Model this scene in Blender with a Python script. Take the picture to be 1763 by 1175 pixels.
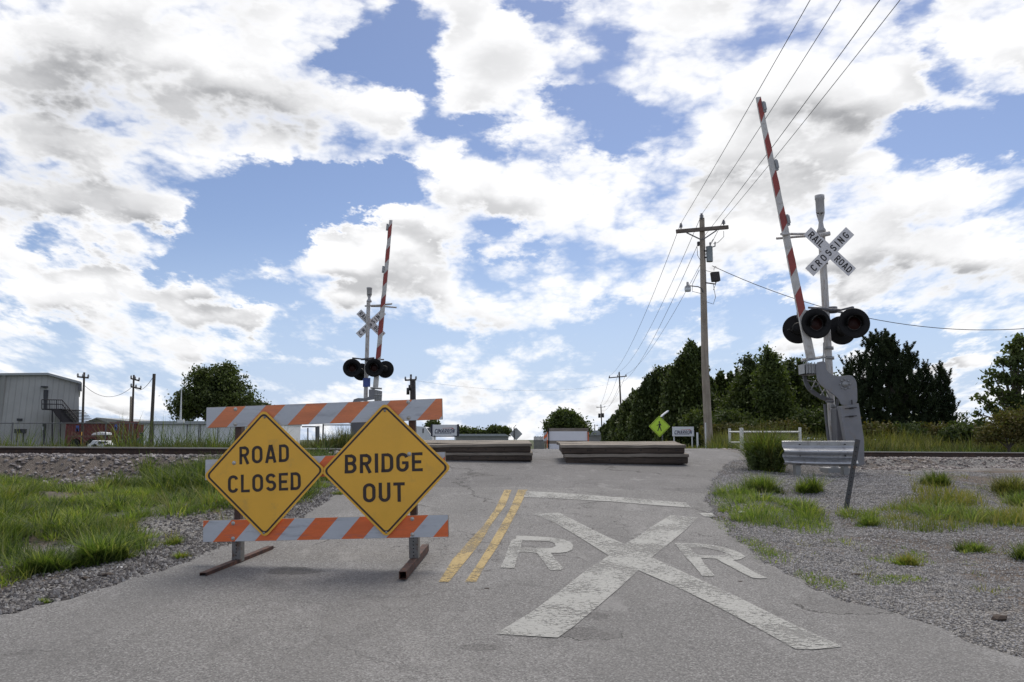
import bpy, bmesh, math, random
import numpy as np
from mathutils import Vector, Matrix
R = math.radians
for _o in list(bpy.data.objects): bpy.data.objects.remove(_o)
S = bpy.context.scene
COL = S.collection

# ------------------------------------------------------------------ camera
PITCH = R(7.2); FPX = 1345.0; EYE = 1.55
cam_d = bpy.data.cameras.new('camera'); cam = bpy.data.objects.new('camera', cam_d)
COL.objects.link(cam); S.camera = cam
cam_d.sensor_width = 36.0; cam_d.lens = 36.0 * FPX / 1763.0
cam_d.clip_start = 0.1; cam_d.clip_end = 6000
cam.location = (0, 0, EYE); cam.rotation_euler = (R(90) + PITCH, 0, 0)

def uw(px, py):
    """photo pixel -> slope of the sight line (x/y, z/y) in world axes"""
    v = 587.5 - py
    f = FPX * math.cos(PITCH) - v * math.sin(PITCH)
    return (px - 881.5) / f, (FPX * math.sin(PITCH) + v * math.cos(PITCH)) / f
def at(px, py, Y):
    u, w = uw(px, py); return Vector((u * Y, Y, EYE + w * Y))

# ------------------------------------------------------------------ sky and sun
SUN_EL, SUN_AZ = 58.0, 20.0           # azimuth measured from +Y towards +X
world = bpy.data.worlds.new('World'); S.world = world; world.use_nodes = True
NT = world.node_tree; NT.nodes.clear()
class G:
    """tiny helper for wiring shader nodes"""
    def __init__(s, nt): s.nt = nt
    def n(s, t, **k):
        o = s.nt.nodes.new(t)
        for a, b in k.items(): setattr(o, a, b)
        return o
    def put(s, sock, v):
        if hasattr(v, 'is_linked') or isinstance(v, bpy.types.NodeSocket): s.nt.links.new(v, sock)
        else: sock.default_value = v
    def m(s, op, a, b=None, c=None, clamp=False):
        o = s.n('ShaderNodeMath', operation=op, use_clamp=clamp)
        s.put(o.inputs[0], a)
        if b is not None: s.put(o.inputs[1], b)
        if c is not None: s.put(o.inputs[2], c)
        return o.outputs[0]
    def v(s, op, a, b=None, out=0):
        o = s.n('ShaderNodeVectorMath', operation=op); s.put(o.inputs[0], a)
        if b is not None:
            if op == 'SCALE': s.put(o.inputs[3], b)
            else: s.put(o.inputs[1], b)
        return o.outputs[out]
    def mr(s, x, a, b, c=0.0, d=1.0, smooth=True):
        o = s.n('ShaderNodeMapRange', interpolation_type='SMOOTHSTEP' if smooth else 'LINEAR')
        for i, q in enumerate((x, a, b, c, d)): s.put(o.inputs[i], q)
        return o.outputs[0]
    def noise(s, vec, scale, detail=4, rough=.5, dist=0, out=0, dim='3D'):
        o = s.n('ShaderNodeTexNoise', noise_dimensions=dim); s.put(o.inputs['Vector'], vec)
        o.inputs['Scale'].default_value = scale; o.inputs['Detail'].default_value = detail
        o.inputs['Roughness'].default_value = rough; o.inputs['Distortion'].default_value = dist
        return o.outputs[out]
    def vor(s, vec, scale, feature='F1', out=0, rnd=1.0, smooth=None, dim='3D'):
        o = s.n('ShaderNodeTexVoronoi', feature=feature, voronoi_dimensions=dim); s.put(o.inputs['Vector'], vec)
        o.inputs['Scale'].default_value = scale; o.inputs['Randomness'].default_value = rnd
        if smooth is not None: o.inputs['Smoothness'].default_value = smooth
        return o.outputs[out]
    def mix(s, f, a, b, mode='MIX'):
        o = s.n('ShaderNodeMix', data_type='RGBA', blend_type=mode)
        s.put(o.inputs[0], f)
        for i, q in ((6, a), (7, b)):
            if isinstance(q, (tuple, list)): q = tuple(q) + (1,) if len(q) == 3 else q
            s.put(o.inputs[i], q)
        return o.outputs[2]
    def comb(s, x, y, z):
        o = s.n('ShaderNodeCombineXYZ')
        for i, q in enumerate((x, y, z)): s.put(o.inputs[i], q)
        return o.outputs[0]
    def sep(s, v):
        o = s.n('ShaderNodeSeparateXYZ'); s.put(o.inputs[0], v); return o.outputs

# cloud layout, as directions of the sky: (x, y, rx, ry, weight); negative = clear blue
HOLES = [(520,455,40,20,.5),(610,110,22,22,.7),(700,120,50,40,.6),(860,280,30,14,.5),(500,300,40,20,.5),(400,500,50,24,.7),(520,470,40,24,.5),(900,260,40,24,.6),(640,590,40,22,.5),(1290,585,60,18,.5),(1160,585,50,18,.5),(672,40,70,75,1),(655,105,60,35,1),(745,150,50,50,.8),(800,205,75,32,.9),(850,235,50,35,.8),(690,62,60,50,.6),
 (1010,205,75,45,1),(965,165,60,25,.6),(1060,225,50,22,.7),(915,15,42,28,.9),(1000,50,45,25,.4),(935,60,30,20,.6),
 (440,365,105,55,1.1),(600,330,150,42,1.1),(720,345,95,28,1),(390,430,80,50,1),(190,412,150,22,1),(60,385,60,14,.7),(340,460,70,35,.9),
 (445,490,70,22,.9),(560,318,60,30,.8),(310,410,60,40,.8),(830,400,60,14,.8),(480,345,80,50,.6),
 (560,535,50,28,.8),(480,525,45,22,.7),(700,588,75,40,.9),(520,640,110,14,.6),(850,600,90,16,.5),(760,640,80,14,.5),
 (1330,520,58,38,1),(1245,570,50,22,.8),(1120,545,70,28,.8),(1075,585,50,20,.7),(1010,560,60,14,.5),(980,610,80,14,.4),
 (1640,245,115,50,1.1),(1560,215,60,30,.8),(1740,205,60,60,.9),(1620,90,45,50,.8),(1680,130,60,30,.6),(1600,20,30,30,.5),
 (1560,585,110,32,1),(1480,560,80,28,.8),(1690,600,70,22,.5),(1735,150,40,40,.5),(1180,235,40,12,.5),(1400,470,40,12,.5),
 (905,440,38,28,.7),(935,540,40,12,.4),(1060,290,18,14,.5),(60,555,60,12,.6),(300,575,60,9,.5),(1700,680,60,14,.4)]
PUFFS = [(165,416,24,11,1.2),(560,395,48,42,1.1),(530,425,30,22,.8),(455,468,62,20,1.2),(640,400,70,22,.5),(700,385,60,14,.5),
 (300,370,50,28,.8),(90,470,110,45,.6),(20,410,40,45,.5),(200,470,100,45,.6),(310,520,60,40,.6),(660,265,60,30,.6),(700,170,40,30,.4),
 (650,190,60,30,.6),(590,540,60,30,.5),(620,470,80,40,.6),(400,545,60,25,.7),(470,560,60,20,.6),
 (880,130,120,80,.6),(980,280,90,45,.5),(880,330,90,40,.7),(780,240,50,30,.5),(1150,600,60,12,.5),(1640,620,50,22,.7),
 (1550,630,60,20,.3),(1240,500,70,28,.6),(1130,500,60,16,.4),(1350,360,200,100,.5),(1680,340,80,30,.4)]
GREYS = [(300,150,200,90,.12),(150,170,170,90,.10),(90,110,130,70,1),(60,225,140,90,.8),(230,190,120,55,.75),(440,170,125,55,.75),(520,215,80,55,.7),(90,330,190,36,1),(230,345,130,30,.7),
 (330,235,100,40,.5),(430,50,60,30,.25),(560,110,50,50,.45),(1440,205,150,34,.8),(1180,115,110,24,.45),(1400,150,80,40,.35),(1500,60,80,50,.3),
 (1250,330,130,40,.55),(1180,350,60,34,.4),(1440,320,120,40,.45),(1560,410,160,24,.5),(1640,490,130,26,.9),(1500,470,80,20,.35),
 (1010,430,120,18,.4),(870,560,60,26,.45),(580,560,60,26,.4),(160,520,140,20,.55),(280,560,60,12,.5),(420,610,110,9,.7),
 (880,440,60,14,.4),(60,640,70,12,.3),(740,500,40,26,.3),(1170,530,60,12,.3),(1540,560,30,8,.3),(1640,600,60,14,.35),
 (1050,500,120,12,.35),(560,600,80,14,.4),(800,700,140,8,.35),(1000,640,120,8,.3),(240,600,140,8,.4),(1560,10,60,20,.4)]
SKY_TINT = (.95, .91, .98)
def cloud_field(u, w):
    """coverage (r: clear blue, g: extra cloud, b: grey underside) in a direction of the sky"""
    out = []
    for lst in (HOLES, PUFFS, GREYS):
        t = 0.0
        e = 1.62 if lst is HOLES else 1.75
        for (x, y, rx, ry, wt) in lst:
            c = uw(x, y)
            l = math.hypot((u - c[0]) * FPX / (rx * e), (w - c[1]) * FPX / (ry * e))
            k = max(0.0, 1.0 - l); t += wt * k * k * (3 - 2 * k)
        out.append(min(1.0, t / 1.6))
    return out
def build_sky():
    g = G(NT)
    tc = g.n('ShaderNodeTexCoord')
    sx, sy, sz = g.sep(tc.outputs['Generated'])
    ay = g.m('MAXIMUM', g.m('ABSOLUTE', sy), .05)
    u0 = g.m('DIVIDE', sx, ay); w0 = g.m('MAXIMUM', g.m('DIVIDE', sz, ay), 0.0)
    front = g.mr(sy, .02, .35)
    # a cloud deck seen in perspective: cells shrink and flatten towards the horizon
    den = g.m('ADD', w0, .29)
    qu = g.m('DIVIDE', u0, den)
    qw = g.m('MULTIPLY_ADD', g.m('LOGARITHM', den, math.e), -1.45, g.m('DIVIDE', .16, den))
    q = g.comb(qu, g.m('MULTIPLY_ADD', g.m('LESS_THAN', sy, 0), 7.3, qw), 0.0)
    p = g.comb(u0, w0, 0.0)
    wn = g.v('SUBTRACT', g.noise(q, 3.4, 6, .68, out=1, dim='2D'), (.5, .5, .5))
    qq = g.v('ADD', q, g.v('SCALE', wn, .05))
    pw = g.v('ADD', p, g.v('MULTIPLY', wn, (.17, .13, 0)))
    pu, pv, _ = g.sep(pw)
    NR, U0, U1, W0, W1 = 22, -.72, .72, 0.0, .64
    f = g.m('MULTIPLY_ADD', pu, 1 / (U1 - U0), -U0 / (U1 - U0), clamp=True)
    tot = None
    for i in range(NR):
        wi = W0 + (W1 - W0) * i / (NR - 1)
        r = g.n('ShaderNodeValToRGB'); NT.links.new(f, r.inputs[0]); cr = r.color_ramp; cr.interpolation = 'B_SPLINE' if False else 'EASE'
        for j in range(30): cr.elements.new((j + 1) / 31.0)
        els = sorted(cr.elements, key=lambda e: e.position)
        for e in els: e.color = tuple(cloud_field(U0 + (U1 - U0) * e.position, wi)) + (1,)
        h = (W1 - W0) / (NR - 1)
        k = g.mr(g.m('ABSOLUTE', g.m('SUBTRACT', pv, wi)), h, 0.0, 0.0, 1.0)
        if i == NR - 1: k = g.mr(pv, wi - h, wi)
        o = g.n('ShaderNodeVectorMath', operation='MULTIPLY_ADD')
        g.put(o.inputs[0], r.outputs[0]); g.put(o.inputs[1], k)
        if tot is not None: g.put(o.inputs[2], tot)
        tot = o.outputs[0]
    hole, puff, grey = g.sep(g.v('SCALE', tot, 1.6))
    def dens(off, full):
        v = g.v('ADD', qq, off) if off else qq
        a = g.noise(v, 2.7, 8 if full else 4, .60, dim='2D')
        o = g.n('ShaderNodeTexVoronoi', feature='F1', voronoi_dimensions='2D', normalize=False); g.put(o.inputs['Vector'], v)
        o.inputs['Scale'].default_value = 5.5; o.inputs['Detail'].default_value = 3.0 if full else 1.0; o.inputs['Roughness'].default_value = .55; o.inputs['Lacunarity'].default_value = 2.3
        return g.m('MULTIPLY_ADD', g.m('SUBTRACT', a, .5), 1.55, g.m('MULTIPLY', g.m('SUBTRACT', .5 if full else .45, o.outputs[0]), .42 if full else .42))
    n0 = dens(None, True)
    def low(off):
        v = g.v('ADD', q, off) if off else q
        return g.m('MULTIPLY_ADD', g.m('SUBTRACT', g.noise(v, 2.7, 2.2, .5, dim='2D'), .5), 1.55, g.m('MULTIPLY', g.m('SUBTRACT', .42, g.vor(v, 5.5, dim='2D')), .42))
    l0 = low(None); l1 = low((.0, -.085, 0))
    cover = g.m('SUBTRACT', g.m('MULTIPLY_ADD', puff, .45, .41), g.m('MULTIPLY', hole, .66))
    cover = g.m('SUBTRACT', cover, g.mr(w0, .30, .05, 0, .23))
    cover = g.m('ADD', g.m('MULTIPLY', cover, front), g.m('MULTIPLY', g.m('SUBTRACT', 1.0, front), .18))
    d0 = g.m('ADD', n0, cover)
    dd = g.m('ADD', g.m('SUBTRACT', l1, l0), g.m('MULTIPLY', g.m('SUBTRACT', l0, n0), .55))
    alpha = g.mr(d0, -.16, .30)
    grey = g.m('MULTIPLY', grey, front)
    gs = g.noise(qq, 2.6, 3, .5, dim='2D')
    under = g.mr(dd, -.16, .30)
    shade = g.m('ADD', g.m('MULTIPLY', grey, g.mr(gs, .25, .7, 1.0, 1.7)), g.m('MULTIPLY', under, g.m('MULTIPLY', g.mr(d0, .0, .5, 0, 1.15), g.mr(w0, .5, .12, .9, 1.5))))
    shade = g.m('ADD', shade, g.m('MULTIPLY', g.mr(w0, .45, .08, .16, .34), g.mr(gs, .36, .66)))
    shade = g.m('MULTIPLY', shade, g.mr(d0, .05, .42, .12, 1.0))
    shade = g.m('ADD', shade, g.m('MULTIPLY', g.m('SUBTRACT', 1.0, front), .55))      # unseen cloud behind the viewer, greyed to dim surfaces facing that way
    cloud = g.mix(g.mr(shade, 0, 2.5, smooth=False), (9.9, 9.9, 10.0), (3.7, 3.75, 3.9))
    sky = g.n('ShaderNodeTexSky', sky_type='NISHITA', sun_disc=False, sun_elevation=R(SUN_EL), sun_rotation=R(SUN_AZ),
              altitude=300, air_density=1.0, dust_density=.6, ozone_density=1.6)
    blue = g.mix(g.mr(w0, .30, .0, 0, .85), g.mix(1.0, sky.outputs[0], SKY_TINT, 'MULTIPLY'), (4.7, 5.9, 8.0))
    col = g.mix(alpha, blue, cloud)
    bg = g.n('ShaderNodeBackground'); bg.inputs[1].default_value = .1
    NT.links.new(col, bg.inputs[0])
    out = g.n('ShaderNodeOutputWorld'); NT.links.new(bg.outputs[0], out.inputs[0])
build_sky()
sun_d = bpy.data.lights.new('sun', 'SUN'); sun_d.energy = 2.1; sun_d.angle = R(28); sun_d.color = (1, .93, .83)
sun = bpy.data.objects.new('sun', sun_d); COL.objects.link(sun)
sun.rotation_euler = (R(SUN_EL - 90), 0, R(-SUN_AZ))
S.view_settings.view_transform = 'Standard'; S.view_settings.look = 'None'
S.view_settings.exposure = 0.16; S.view_settings.gamma = 1.0

# ------------------------------------------------------------------ helpers
rng = np.random.default_rng(7); random.seed(7)
def tag(o, label=None, cat=None, group=None, kind=None):
    if label: o['label'] = label
    if cat: o['category'] = cat
    if group: o['group'] = group
    if kind: o['kind'] = kind
    return o
def empty(name, loc=(0, 0, 0), rot=(0, 0, 0), **k):
    o = bpy.data.objects.new(name, None); COL.objects.link(o)
    o.location = loc; o.rotation_euler = rot; o.empty_display_size = .2
    return tag(o, **k)
def link_mesh(name, me, mat, parent=None, world_co=False):
    o = bpy.data.objects.new(name, me); COL.objects.link(o)
    for m in (mat if isinstance(mat, (list, tuple)) else [mat]): me.materials.append(m)
    if parent is not None:
        o.parent = parent
        if world_co:      # geometry given in world axes: bring it into the parent's frame
            M = Matrix.LocRotScale(parent.location, parent.rotation_euler, None)
            pp = parent.parent
            while pp is not None:
                M = Matrix.LocRotScale(pp.location, pp.rotation_euler, None) @ M; pp = pp.parent
            me.transform(M.inverted())
    return o
class MB:
    """collects shapes for ONE mesh object"""
    def __init__(s): s.v = []; s.f = []; s.mi = []; s.sm = []; s.cur = 0
    def add(s, vs, fs, smooth=False):
        b = len(s.v); s.v += [tuple(p) for p in vs]
        for f in fs: s.f.append([b + i for i in f]); s.mi.append(s.cur); s.sm.append(smooth)
        return s
    def box(s, x0, x1, y0, y1, z0, z1, M=None):
        vs = [Vector((x, y, z)) for x in (x0, x1) for y in (y0, y1) for z in (z0, z1)]
        if M: vs = [M @ p for p in vs]
        return s.add(vs, [(0, 1, 3, 2), (4, 6, 7, 5), (0, 4, 5, 1), (2, 3, 7, 6), (0, 2, 6, 4), (1, 5, 7, 3)])
    def tube(s, pts, r, n=10, cap=True, smooth=True):
        pts = [Vector(p) for p in pts]; k = len(pts)
        rs = r if isinstance(r, (list, tuple)) else [r] * k
        vs = []; prev = None
        for i, p in enumerate(pts):
            d = (pts[min(i + 1, k - 1)] - pts[max(i - 1, 0)]).normalized()
            if prev is None:
                a = Vector((0, 0, 1)) if abs(d.z) < .9 else Vector((1, 0, 0))
                x = d.cross(a).normalized()
            else: x = (prev - d * prev.dot(d)).normalized()
            prev = x; y = d.cross(x)
            for j in range(n):
                t = 2 * math.pi * j / n
                vs.append(p + (x * math.cos(t) + y * math.sin(t)) * rs[i])
        fs = [(i * n + j, i * n + (j + 1) % n, (i + 1) * n + (j + 1) % n, (i + 1) * n + j) for i in range(k - 1) for j in range(n)]
        s.add(vs, fs, smooth)
        if cap:
            s.add(vs[:n], [tuple(range(n))[::-1]]); s.add(vs[-n:], [tuple(range(n))])
        return s
    def lathe(s, prof, n=24, M=None, smooth=True):
        """profile of (radius, height) round the local z axis"""
        vs = []
        for r, z in prof:
            for j in range(n):
                t = 2 * math.pi * j / n; p = Vector((r * math.cos(t), r * math.sin(t), z)); vs.append(M @ p if M else p)
        fs = [(i * n + j, i * n + (j + 1) % n, (i + 1) * n + (j + 1) % n, (i + 1) * n + j) for i in range(len(prof) - 1) for j in range(n)]
        return s.add(vs, fs, smooth)
    def prism(s, poly, y0, y1, M=None, axis='y'):
        """polygon in (x, z), extruded from y0 (front) to y1"""
        n = len(poly)
        vs = [Vector((a, y0, b)) for a, b in poly] + [Vector((a, y1, b)) for a, b in poly]
        if axis == 'z': vs = [Vector((a, b, y0)) for a, b in poly] + [Vector((a, b, y1)) for a, b in poly]
        if M: vs = [M @ p for p in vs]
        return s.add(vs, [tuple(range(n)), tuple(range(n, 2 * n))[::-1]] + [(i, i + n, (i + 1) % n + n, (i + 1) % n) for i in range(n)])
    def build(s, name, mat, parent=None, world_co=False, bevel=0, **k):
        me = bpy.data.meshes.new(name); me.from_pydata(s.v, [], s.f)
        me.polygons.foreach_set('material_index', s.mi); me.polygons.foreach_set('use_smooth', s.sm)
        bm = bmesh.new(); bm.from_mesh(me); bmesh.ops.recalc_face_normals(bm, faces=bm.faces)
        bm.to_mesh(me); bm.free(); me.update()
        o = link_mesh(name, me, mat, parent, world_co)
        if bevel:
            b = o.modifiers.new('bevel', 'BEVEL'); b.width = bevel; b.segments = 2; b.limit_method = 'ANGLE'
        return tag(o, **k)
def build_each(mb, name, mat, parent=None, world_co=False, **k):
    """one object per separate piece of the collected shapes"""
    par = list(range(len(mb.v)))
    def root(i):
        while par[i] != i: par[i] = par[par[i]]; i = par[i]
        return i
    for f in mb.f:
        for i in f[1:]: par[root(i)] = root(f[0])
    first = {}
    for f, sm in zip(mb.f, mb.sm): first.setdefault(root(f[0]), []).append((f, sm))
    for fs in first.values():
        ids = sorted({i for f, _ in fs for i in f}); ix = {a: b for b, a in enumerate(ids)}; m = MB()
        m.v = [mb.v[i] for i in ids]
        for f, sm in fs: m.f.append([ix[i] for i in f]); m.mi.append(0); m.sm.append(sm)
        m.build(name, mat, parent, world_co, **k)
def np_mesh(name, V, F, mat, parent=None, mi=None, smooth=False, world_co=False, **k):
    """V (n,3), F (m,k) arrays -> one mesh"""
    me = bpy.data.meshes.new(name); V = np.asarray(V, np.float32); F = np.asarray(F, np.int32)
    me.vertices.add(len(V)); me.vertices.foreach_set('co', V.ravel())
    me.loops.add(F.size); me.loops.foreach_set('vertex_index', F.ravel())
    me.polygons.add(len(F)); me.polygons.foreach_set('loop_start', np.arange(0, F.size, F.shape[1], dtype=np.int32))
    me.polygons.foreach_set('use_smooth', np.full(len(F), smooth))
    if mi is not None: me.polygons.foreach_set('material_index', np.asarray(mi, np.int32))
    me.update(calc_edges=True); me.validate()
    return tag(link_mesh(name, me, mat, parent, world_co), **k)
def copy_tree(o, parent=None):
    c = o.copy(); COL.objects.link(c); c.parent = parent
    for ch in list(o.children): copy_tree(ch, c)
    return c
def rot2(a): return Matrix.Rotation(a, 4, 'Z')

# ------------------------------------------------------------------ materials
def mat_new(name):
    m = bpy.data.materials.new(name); m.use_nodes = True; nt = m.node_tree; nt.nodes.clear()
    g = G(nt); b = g.n('ShaderNodeBsdfPrincipled'); o = g.n('ShaderNodeOutputMaterial')
    nt.links.new(b.outputs[0], o.inputs[0]); g.bsdf = b; g.out = o
    return m, g
def wobj(g): return g.n('ShaderNodeTexCoord').outputs['Object']
def wpos(g): return g.n('ShaderNodeNewGeometry').outputs['Position']
def bump(g, h, strength=.5, dist=.01):
    b = g.n('ShaderNodeBump'); b.inputs['Strength'].default_value = strength; b.inputs['Distance'].default_value = dist
    g.put(b.inputs['Height'], h); g.put(g.bsdf.inputs['Normal'], b.outputs[0])
def simple(name, col, rough=.6, metal=0.0, vary=.15, scale=6.0, fine=60.0, stain=None, stain_amt=.3, bmp=.15, stretch=None, spec=None):
    """paint or metal with a little mottling, fine grain and optional stains of a second colour"""
    m, g = mat_new(name); co = wobj(g)
    if stretch: co = g.v('MULTIPLY', co, stretch)
    n = g.noise(co, scale, 5, .6); f = g.noise(co, fine, 3, .6)
    c = g.mix(g.mr(n, .3, .7), tuple(x * (1 - vary) for x in col), tuple(min(1, x * (1 + vary)) for x in col))
    c = g.mix(g.mr(f, .35, .65, 0, .35), c, tuple(x * (1 - 1.6 * vary) if vary < .5 else x * .5 for x in col))
    if stain:
        s = g.noise(co, scale * 1.7, 7, .68)
        c = g.mix(g.mr(s, .58 - stain_amt * .25, .68, 0, .9), c, stain)
    g.put(g.bsdf.inputs['Base Color'], c)
    g.put(g.bsdf.inputs['Roughness'], g.mr(n, .2, .8, rough - .08, min(1, rough + .1)))
    g.bsdf.inputs['Metallic'].default_value = metal
    if spec is not None: g.bsdf.inputs['Specular IOR Level'].default_value = spec
    if bmp: bump(g, g.m('ADD', f, n), bmp, .004)
    return m
def leafy(name, cols, rough=.6, trans=.25, clump=None):
    """each leaf or blade its own tint; light shines through a little"""
    m, g = mat_new(name)
    geo = g.n('ShaderNodeNewGeometry'); r = geo.outputs['Random Per Island']
    ramp = g.n('ShaderNodeValToRGB'); g.put(ramp.inputs[0], r); cr = ramp.color_ramp
    while len(cr.elements) < len(cols): cr.elements.new(.5)
    for i, c in enumerate(cols):
        cr.elements[i].position = i / (len(cols) - 1); cr.elements[i].color = (*c, 1)
    n = g.noise(geo.outputs['Position'], clump or .9, 3, .6)
    c = g.mix(g.mr(n, .3, .7), ramp.outputs[0], g.mix(1.0, ramp.outputs[0], (1.35, 1.25, .9), 'MULTIPLY'))
    g.put(g.bsdf.inputs['Base Color'], c); g.bsdf.inputs['Roughness'].default_value = rough
    g.bsdf.inputs['Specular IOR Level'].default_value = .25
    t = g.n('ShaderNodeBsdfTranslucent'); g.put(t.inputs[0], g.mix(1.0, c, (1.3, 1.4, .6), 'MULTIPLY'))
    ms = g.n('ShaderNodeMixShader'); ms.inputs[0].default_value = trans
    g.nt.links.new(g.bsdf.outputs[0], ms.inputs[1]); g.nt.links.new(t.outputs[0], ms.inputs[2])
    g.nt.links.new(ms.outputs[0], g.out.inputs[0])
    return m
M_ = {}
M_['bellgrey'] = simple('grey_bell_casting', (.42, .42, .43), .5, .1, .1, 9, 90, (.28, .26, .24), .2)
M_['sleeve'] = simple('aged_perforated_steel', (.17, .165, .16), .55, .4, .2, 12, 90, (.10, .06, .04), .3)
M_['post_steel'] = simple('dull_post_steel', (.085, .085, .09), .6, .4, .2, 9, 90, (.14, .09, .06), .2)
M_['boltwhite'] = simple('zinc_bolt_head', (.55, .55, .52), .4, .3, .15, 30, 90)
M_['rail_galv'] = simple('weathered_guardrail_steel', (.46, .47, .49), .42, .82, .12, 9, 90, (.30, .29, .29), .15)
M_['galv'] = simple('galvanised_steel', (.30, .305, .31), .45, .5, .12, 9, 90, (.28, .27, .26), .2)
M_['silver'] = simple('silver_paint', (.215, .218, .235), .5, .15, .10, 4, 60, (.22, .2, .19), .25)
M_['silver2'] = simple('dull_silver_paint', (.135, .137, .15), .55, .1, .12, 4, 60, (.14, .12, .11), .2)
M_['mastpaint'] = simple('weathered_white_mast_paint', (.52, .51, .50), .55, .05, .14, 5, 70, (.30, .24, .19), .45, stretch=(3, 3, .6))
M_['black'] = simple('black_paint', (.007, .007, .008), .55, 0, .2, 6, 70, spec=.22)
M_['dark'] = simple('dark_iron', (.05, .045, .045), .6, .3, .25, 8, 60)
M_['lens'] = simple('dark_red_lens', (.022, .004, .003), .45, 0, .1, 8, 70, bmp=0, spec=.2)
M_['armwhite'] = simple('white_sheeting_on_arm', (.55, .54, .52), .5, 0, .12, 5, 80, (.36, .33, .29), .3)
M_['armred'] = simple('red_sheeting_on_arm', (.30, .055, .045), .5, 0, .18, 5, 80)
M_['xwhite'] = simple('white_crossbuck_sheeting', (.68, .67, .68), .45, 0, .06, 4, 70)
M_['ink'] = simple('black_lettering', (.025, .022, .022), .5, 0, .15, 9, 70, bmp=.05)
M_['brownink'] = simple('brown_black_lettering', (.035, .022, .018), .5, 0, .15, 9, 70, bmp=.05)
M_['yellow'] = simple('yellow_sign_sheeting', (.82, .445, .045), .38, 0, .06, 2.5, 120, (.68, .38, .06), .10, bmp=.05)
M_['wsheet'] = simple('white_board_sheeting', (.50, .53, .575), .42, 0, .07, 4, 60, (.36, .38, .42), .25, stretch=(.5, 1, 3))
M_['osheet'] = simple('orange_board_sheeting', (.70, .225, .095), .42, 0, .14, 4, 60, (.58, .20, .11), .35, stretch=(.5, 1, 3))
M_['osheet2'] = simple('bright_orange_board_sheeting', (.74, .155, .04), .42, 0, .12, 4, 60, (.55, .14, .08), .15, stretch=(.5, 1, 3))
M_['board_edge'] = simple('board_edge', (.22, .2, .17), .8, 0, .2, 12, 90)
M_['postbrown'] = simple('brown_steel_post', (.065, .04, .038), .6, .2, .25, 8, 70, (.12, .05, .03), .3)
M_['rust'] = simple('rusty_brown_steel', (.06, .032, .028), .75, .2, .3, 9, 70, (.14, .06, .035), .4)
M_['rail'] = simple('rusty_rail_steel', (.055, .036, .03), .7, .3, .25, 5, 60, (.11, .06, .04), .3)
M_['railtop'] = simple('worn_rail_head', (.33, .33, .30), .42, .6, .1, 3, 60)
M_['tie'] = simple('creosote_tie', (.06, .045, .036), .9, 0, .3, 6, 60)
M_['tree_bark'] = simple('bark', (.10, .085, .07), .9, 0, .3, 8, 50, stretch=(3, 3, .6), bmp=.6)
M_['white_pipe'] = simple('white_pipe_paint', (.68, .68, .66), .5, 0, .08, 6, 70)
M_['sign_white'] = simple('white_sign_panel', (.76, .76, .80), .4, 0, .03, 3, 60, bmp=0)
M_['sign_dark'] = simple('dark_sign_frame', (.02, .02, .04), .5, 0, .1, 6, 60)
M_['sign_back'] = simple('bare_sign_back', (.42, .43, .44), .5, .2, .06, 4, 60)
M_['navy'] = simple('navy_letters', (.03, .03, .09), .5, 0, .1, 6, 60, bmp=0)
M_['redink'] = simple('red_swoosh', (.5, .04, .03), .5, 0, .1, 6, 60, bmp=0)
M_['lime'] = simple('lime_sign_sheeting', (.55, .80, .05), .4, 0, .04, 3, 60, bmp=0)
M_['maroon'] = simple('maroon_container_paint', (.17, .038, .036), .6, .1, .2, 2, 40, (.06, .03, .03), .3)
M_['rustroof'] = simple('rusty_brown_roof', (.17, .09, .07), .8, .1, .2, 2, 40)
M_['bluetag'] = simple('blue_tag', (.06, .10, .34), .5, 0, .1, 6, 60)
M_['whiteish'] = simple('off_white_paint', (.72, .73, .76), .55, 0, .06, 2, 40)
M_['greybeige'] = simple('pale_metal_wall', (.30, .30, .29), .6, .1, .05, .4, 40)
M_['roofgrey'] = simple('grey_metal_roof', (.34, .36, .37), .5, .2, .06, .5, 40)
M_['darkdoor'] = simple('dark_door_paint', (.05, .052, .06), .6, 0, .1, 3, 40)
M_['stair'] = simple('dark_stair_steel', (.035, .03, .034), .6, .2, .1, 3, 40)
M_['wire'] = simple('dark_wire', (.04, .04, .045), .6, .2, .1, 3, 40, bmp=0)
M_['glass'] = simple('lamp_glass', (.62, .66, .68), .15, 0, .05, 6, 60, bmp=0)
M_['porcelain'] = simple('grey_porcelain', (.20, .2, .22), .3, 0, .1, 6, 60, bmp=0)
M_['transf'] = simple('grey_transformer_paint', (.27, .31, .33), .5, .1, .08, 4, 60)

def wood(name, c0, c1, ax, sc=1.0, crack=(.02, .016, .013)):
    """long grained timber, grain along axis ax"""
    m, g = mat_new(name); k = [14, 14, 14]; k[ax] = .8
    co = g.v('MULTIPLY', wobj(g), tuple(x * sc for x in k))
    n = g.noise(co, 1.0, 6, .65, dist=.4); n2 = g.noise(co, 5.0, 4, .6); n3 = g.noise(wobj(g), 1.3, 4, .6)
    c = g.mix(g.mr(n, .3, .7), c0, c1); c = g.mix(g.mr(n2, .60, .70, 0, .75), c, crack)
    c = g.mix(g.mr(n3, .35, .7, 0, .5), c, tuple(x * .62 for x in c0))
    g.put(g.bsdf.inputs['Base Color'], c); g.bsdf.inputs['Roughness'].default_value = .85
    bump(g, g.m('ADD', n, n2), .6, .01)
    return m
M_['polewood'] = wood('pole_wood', (.27, .225, .18), (.42, .365, .30), 2, .6)
M_['farpole'] = wood('dark_pole_wood', (.07, .058, .05), (.12, .10, .085), 2, .6)
M_['armwood'] = wood('crossarm_wood', (.11, .09, .075), (.19, .155, .13), 0, .6)
M_['matwood'] = wood('weathered_grey_timber', (.175, .148, .122), (.33, .29, .245), 0, .8)
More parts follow.
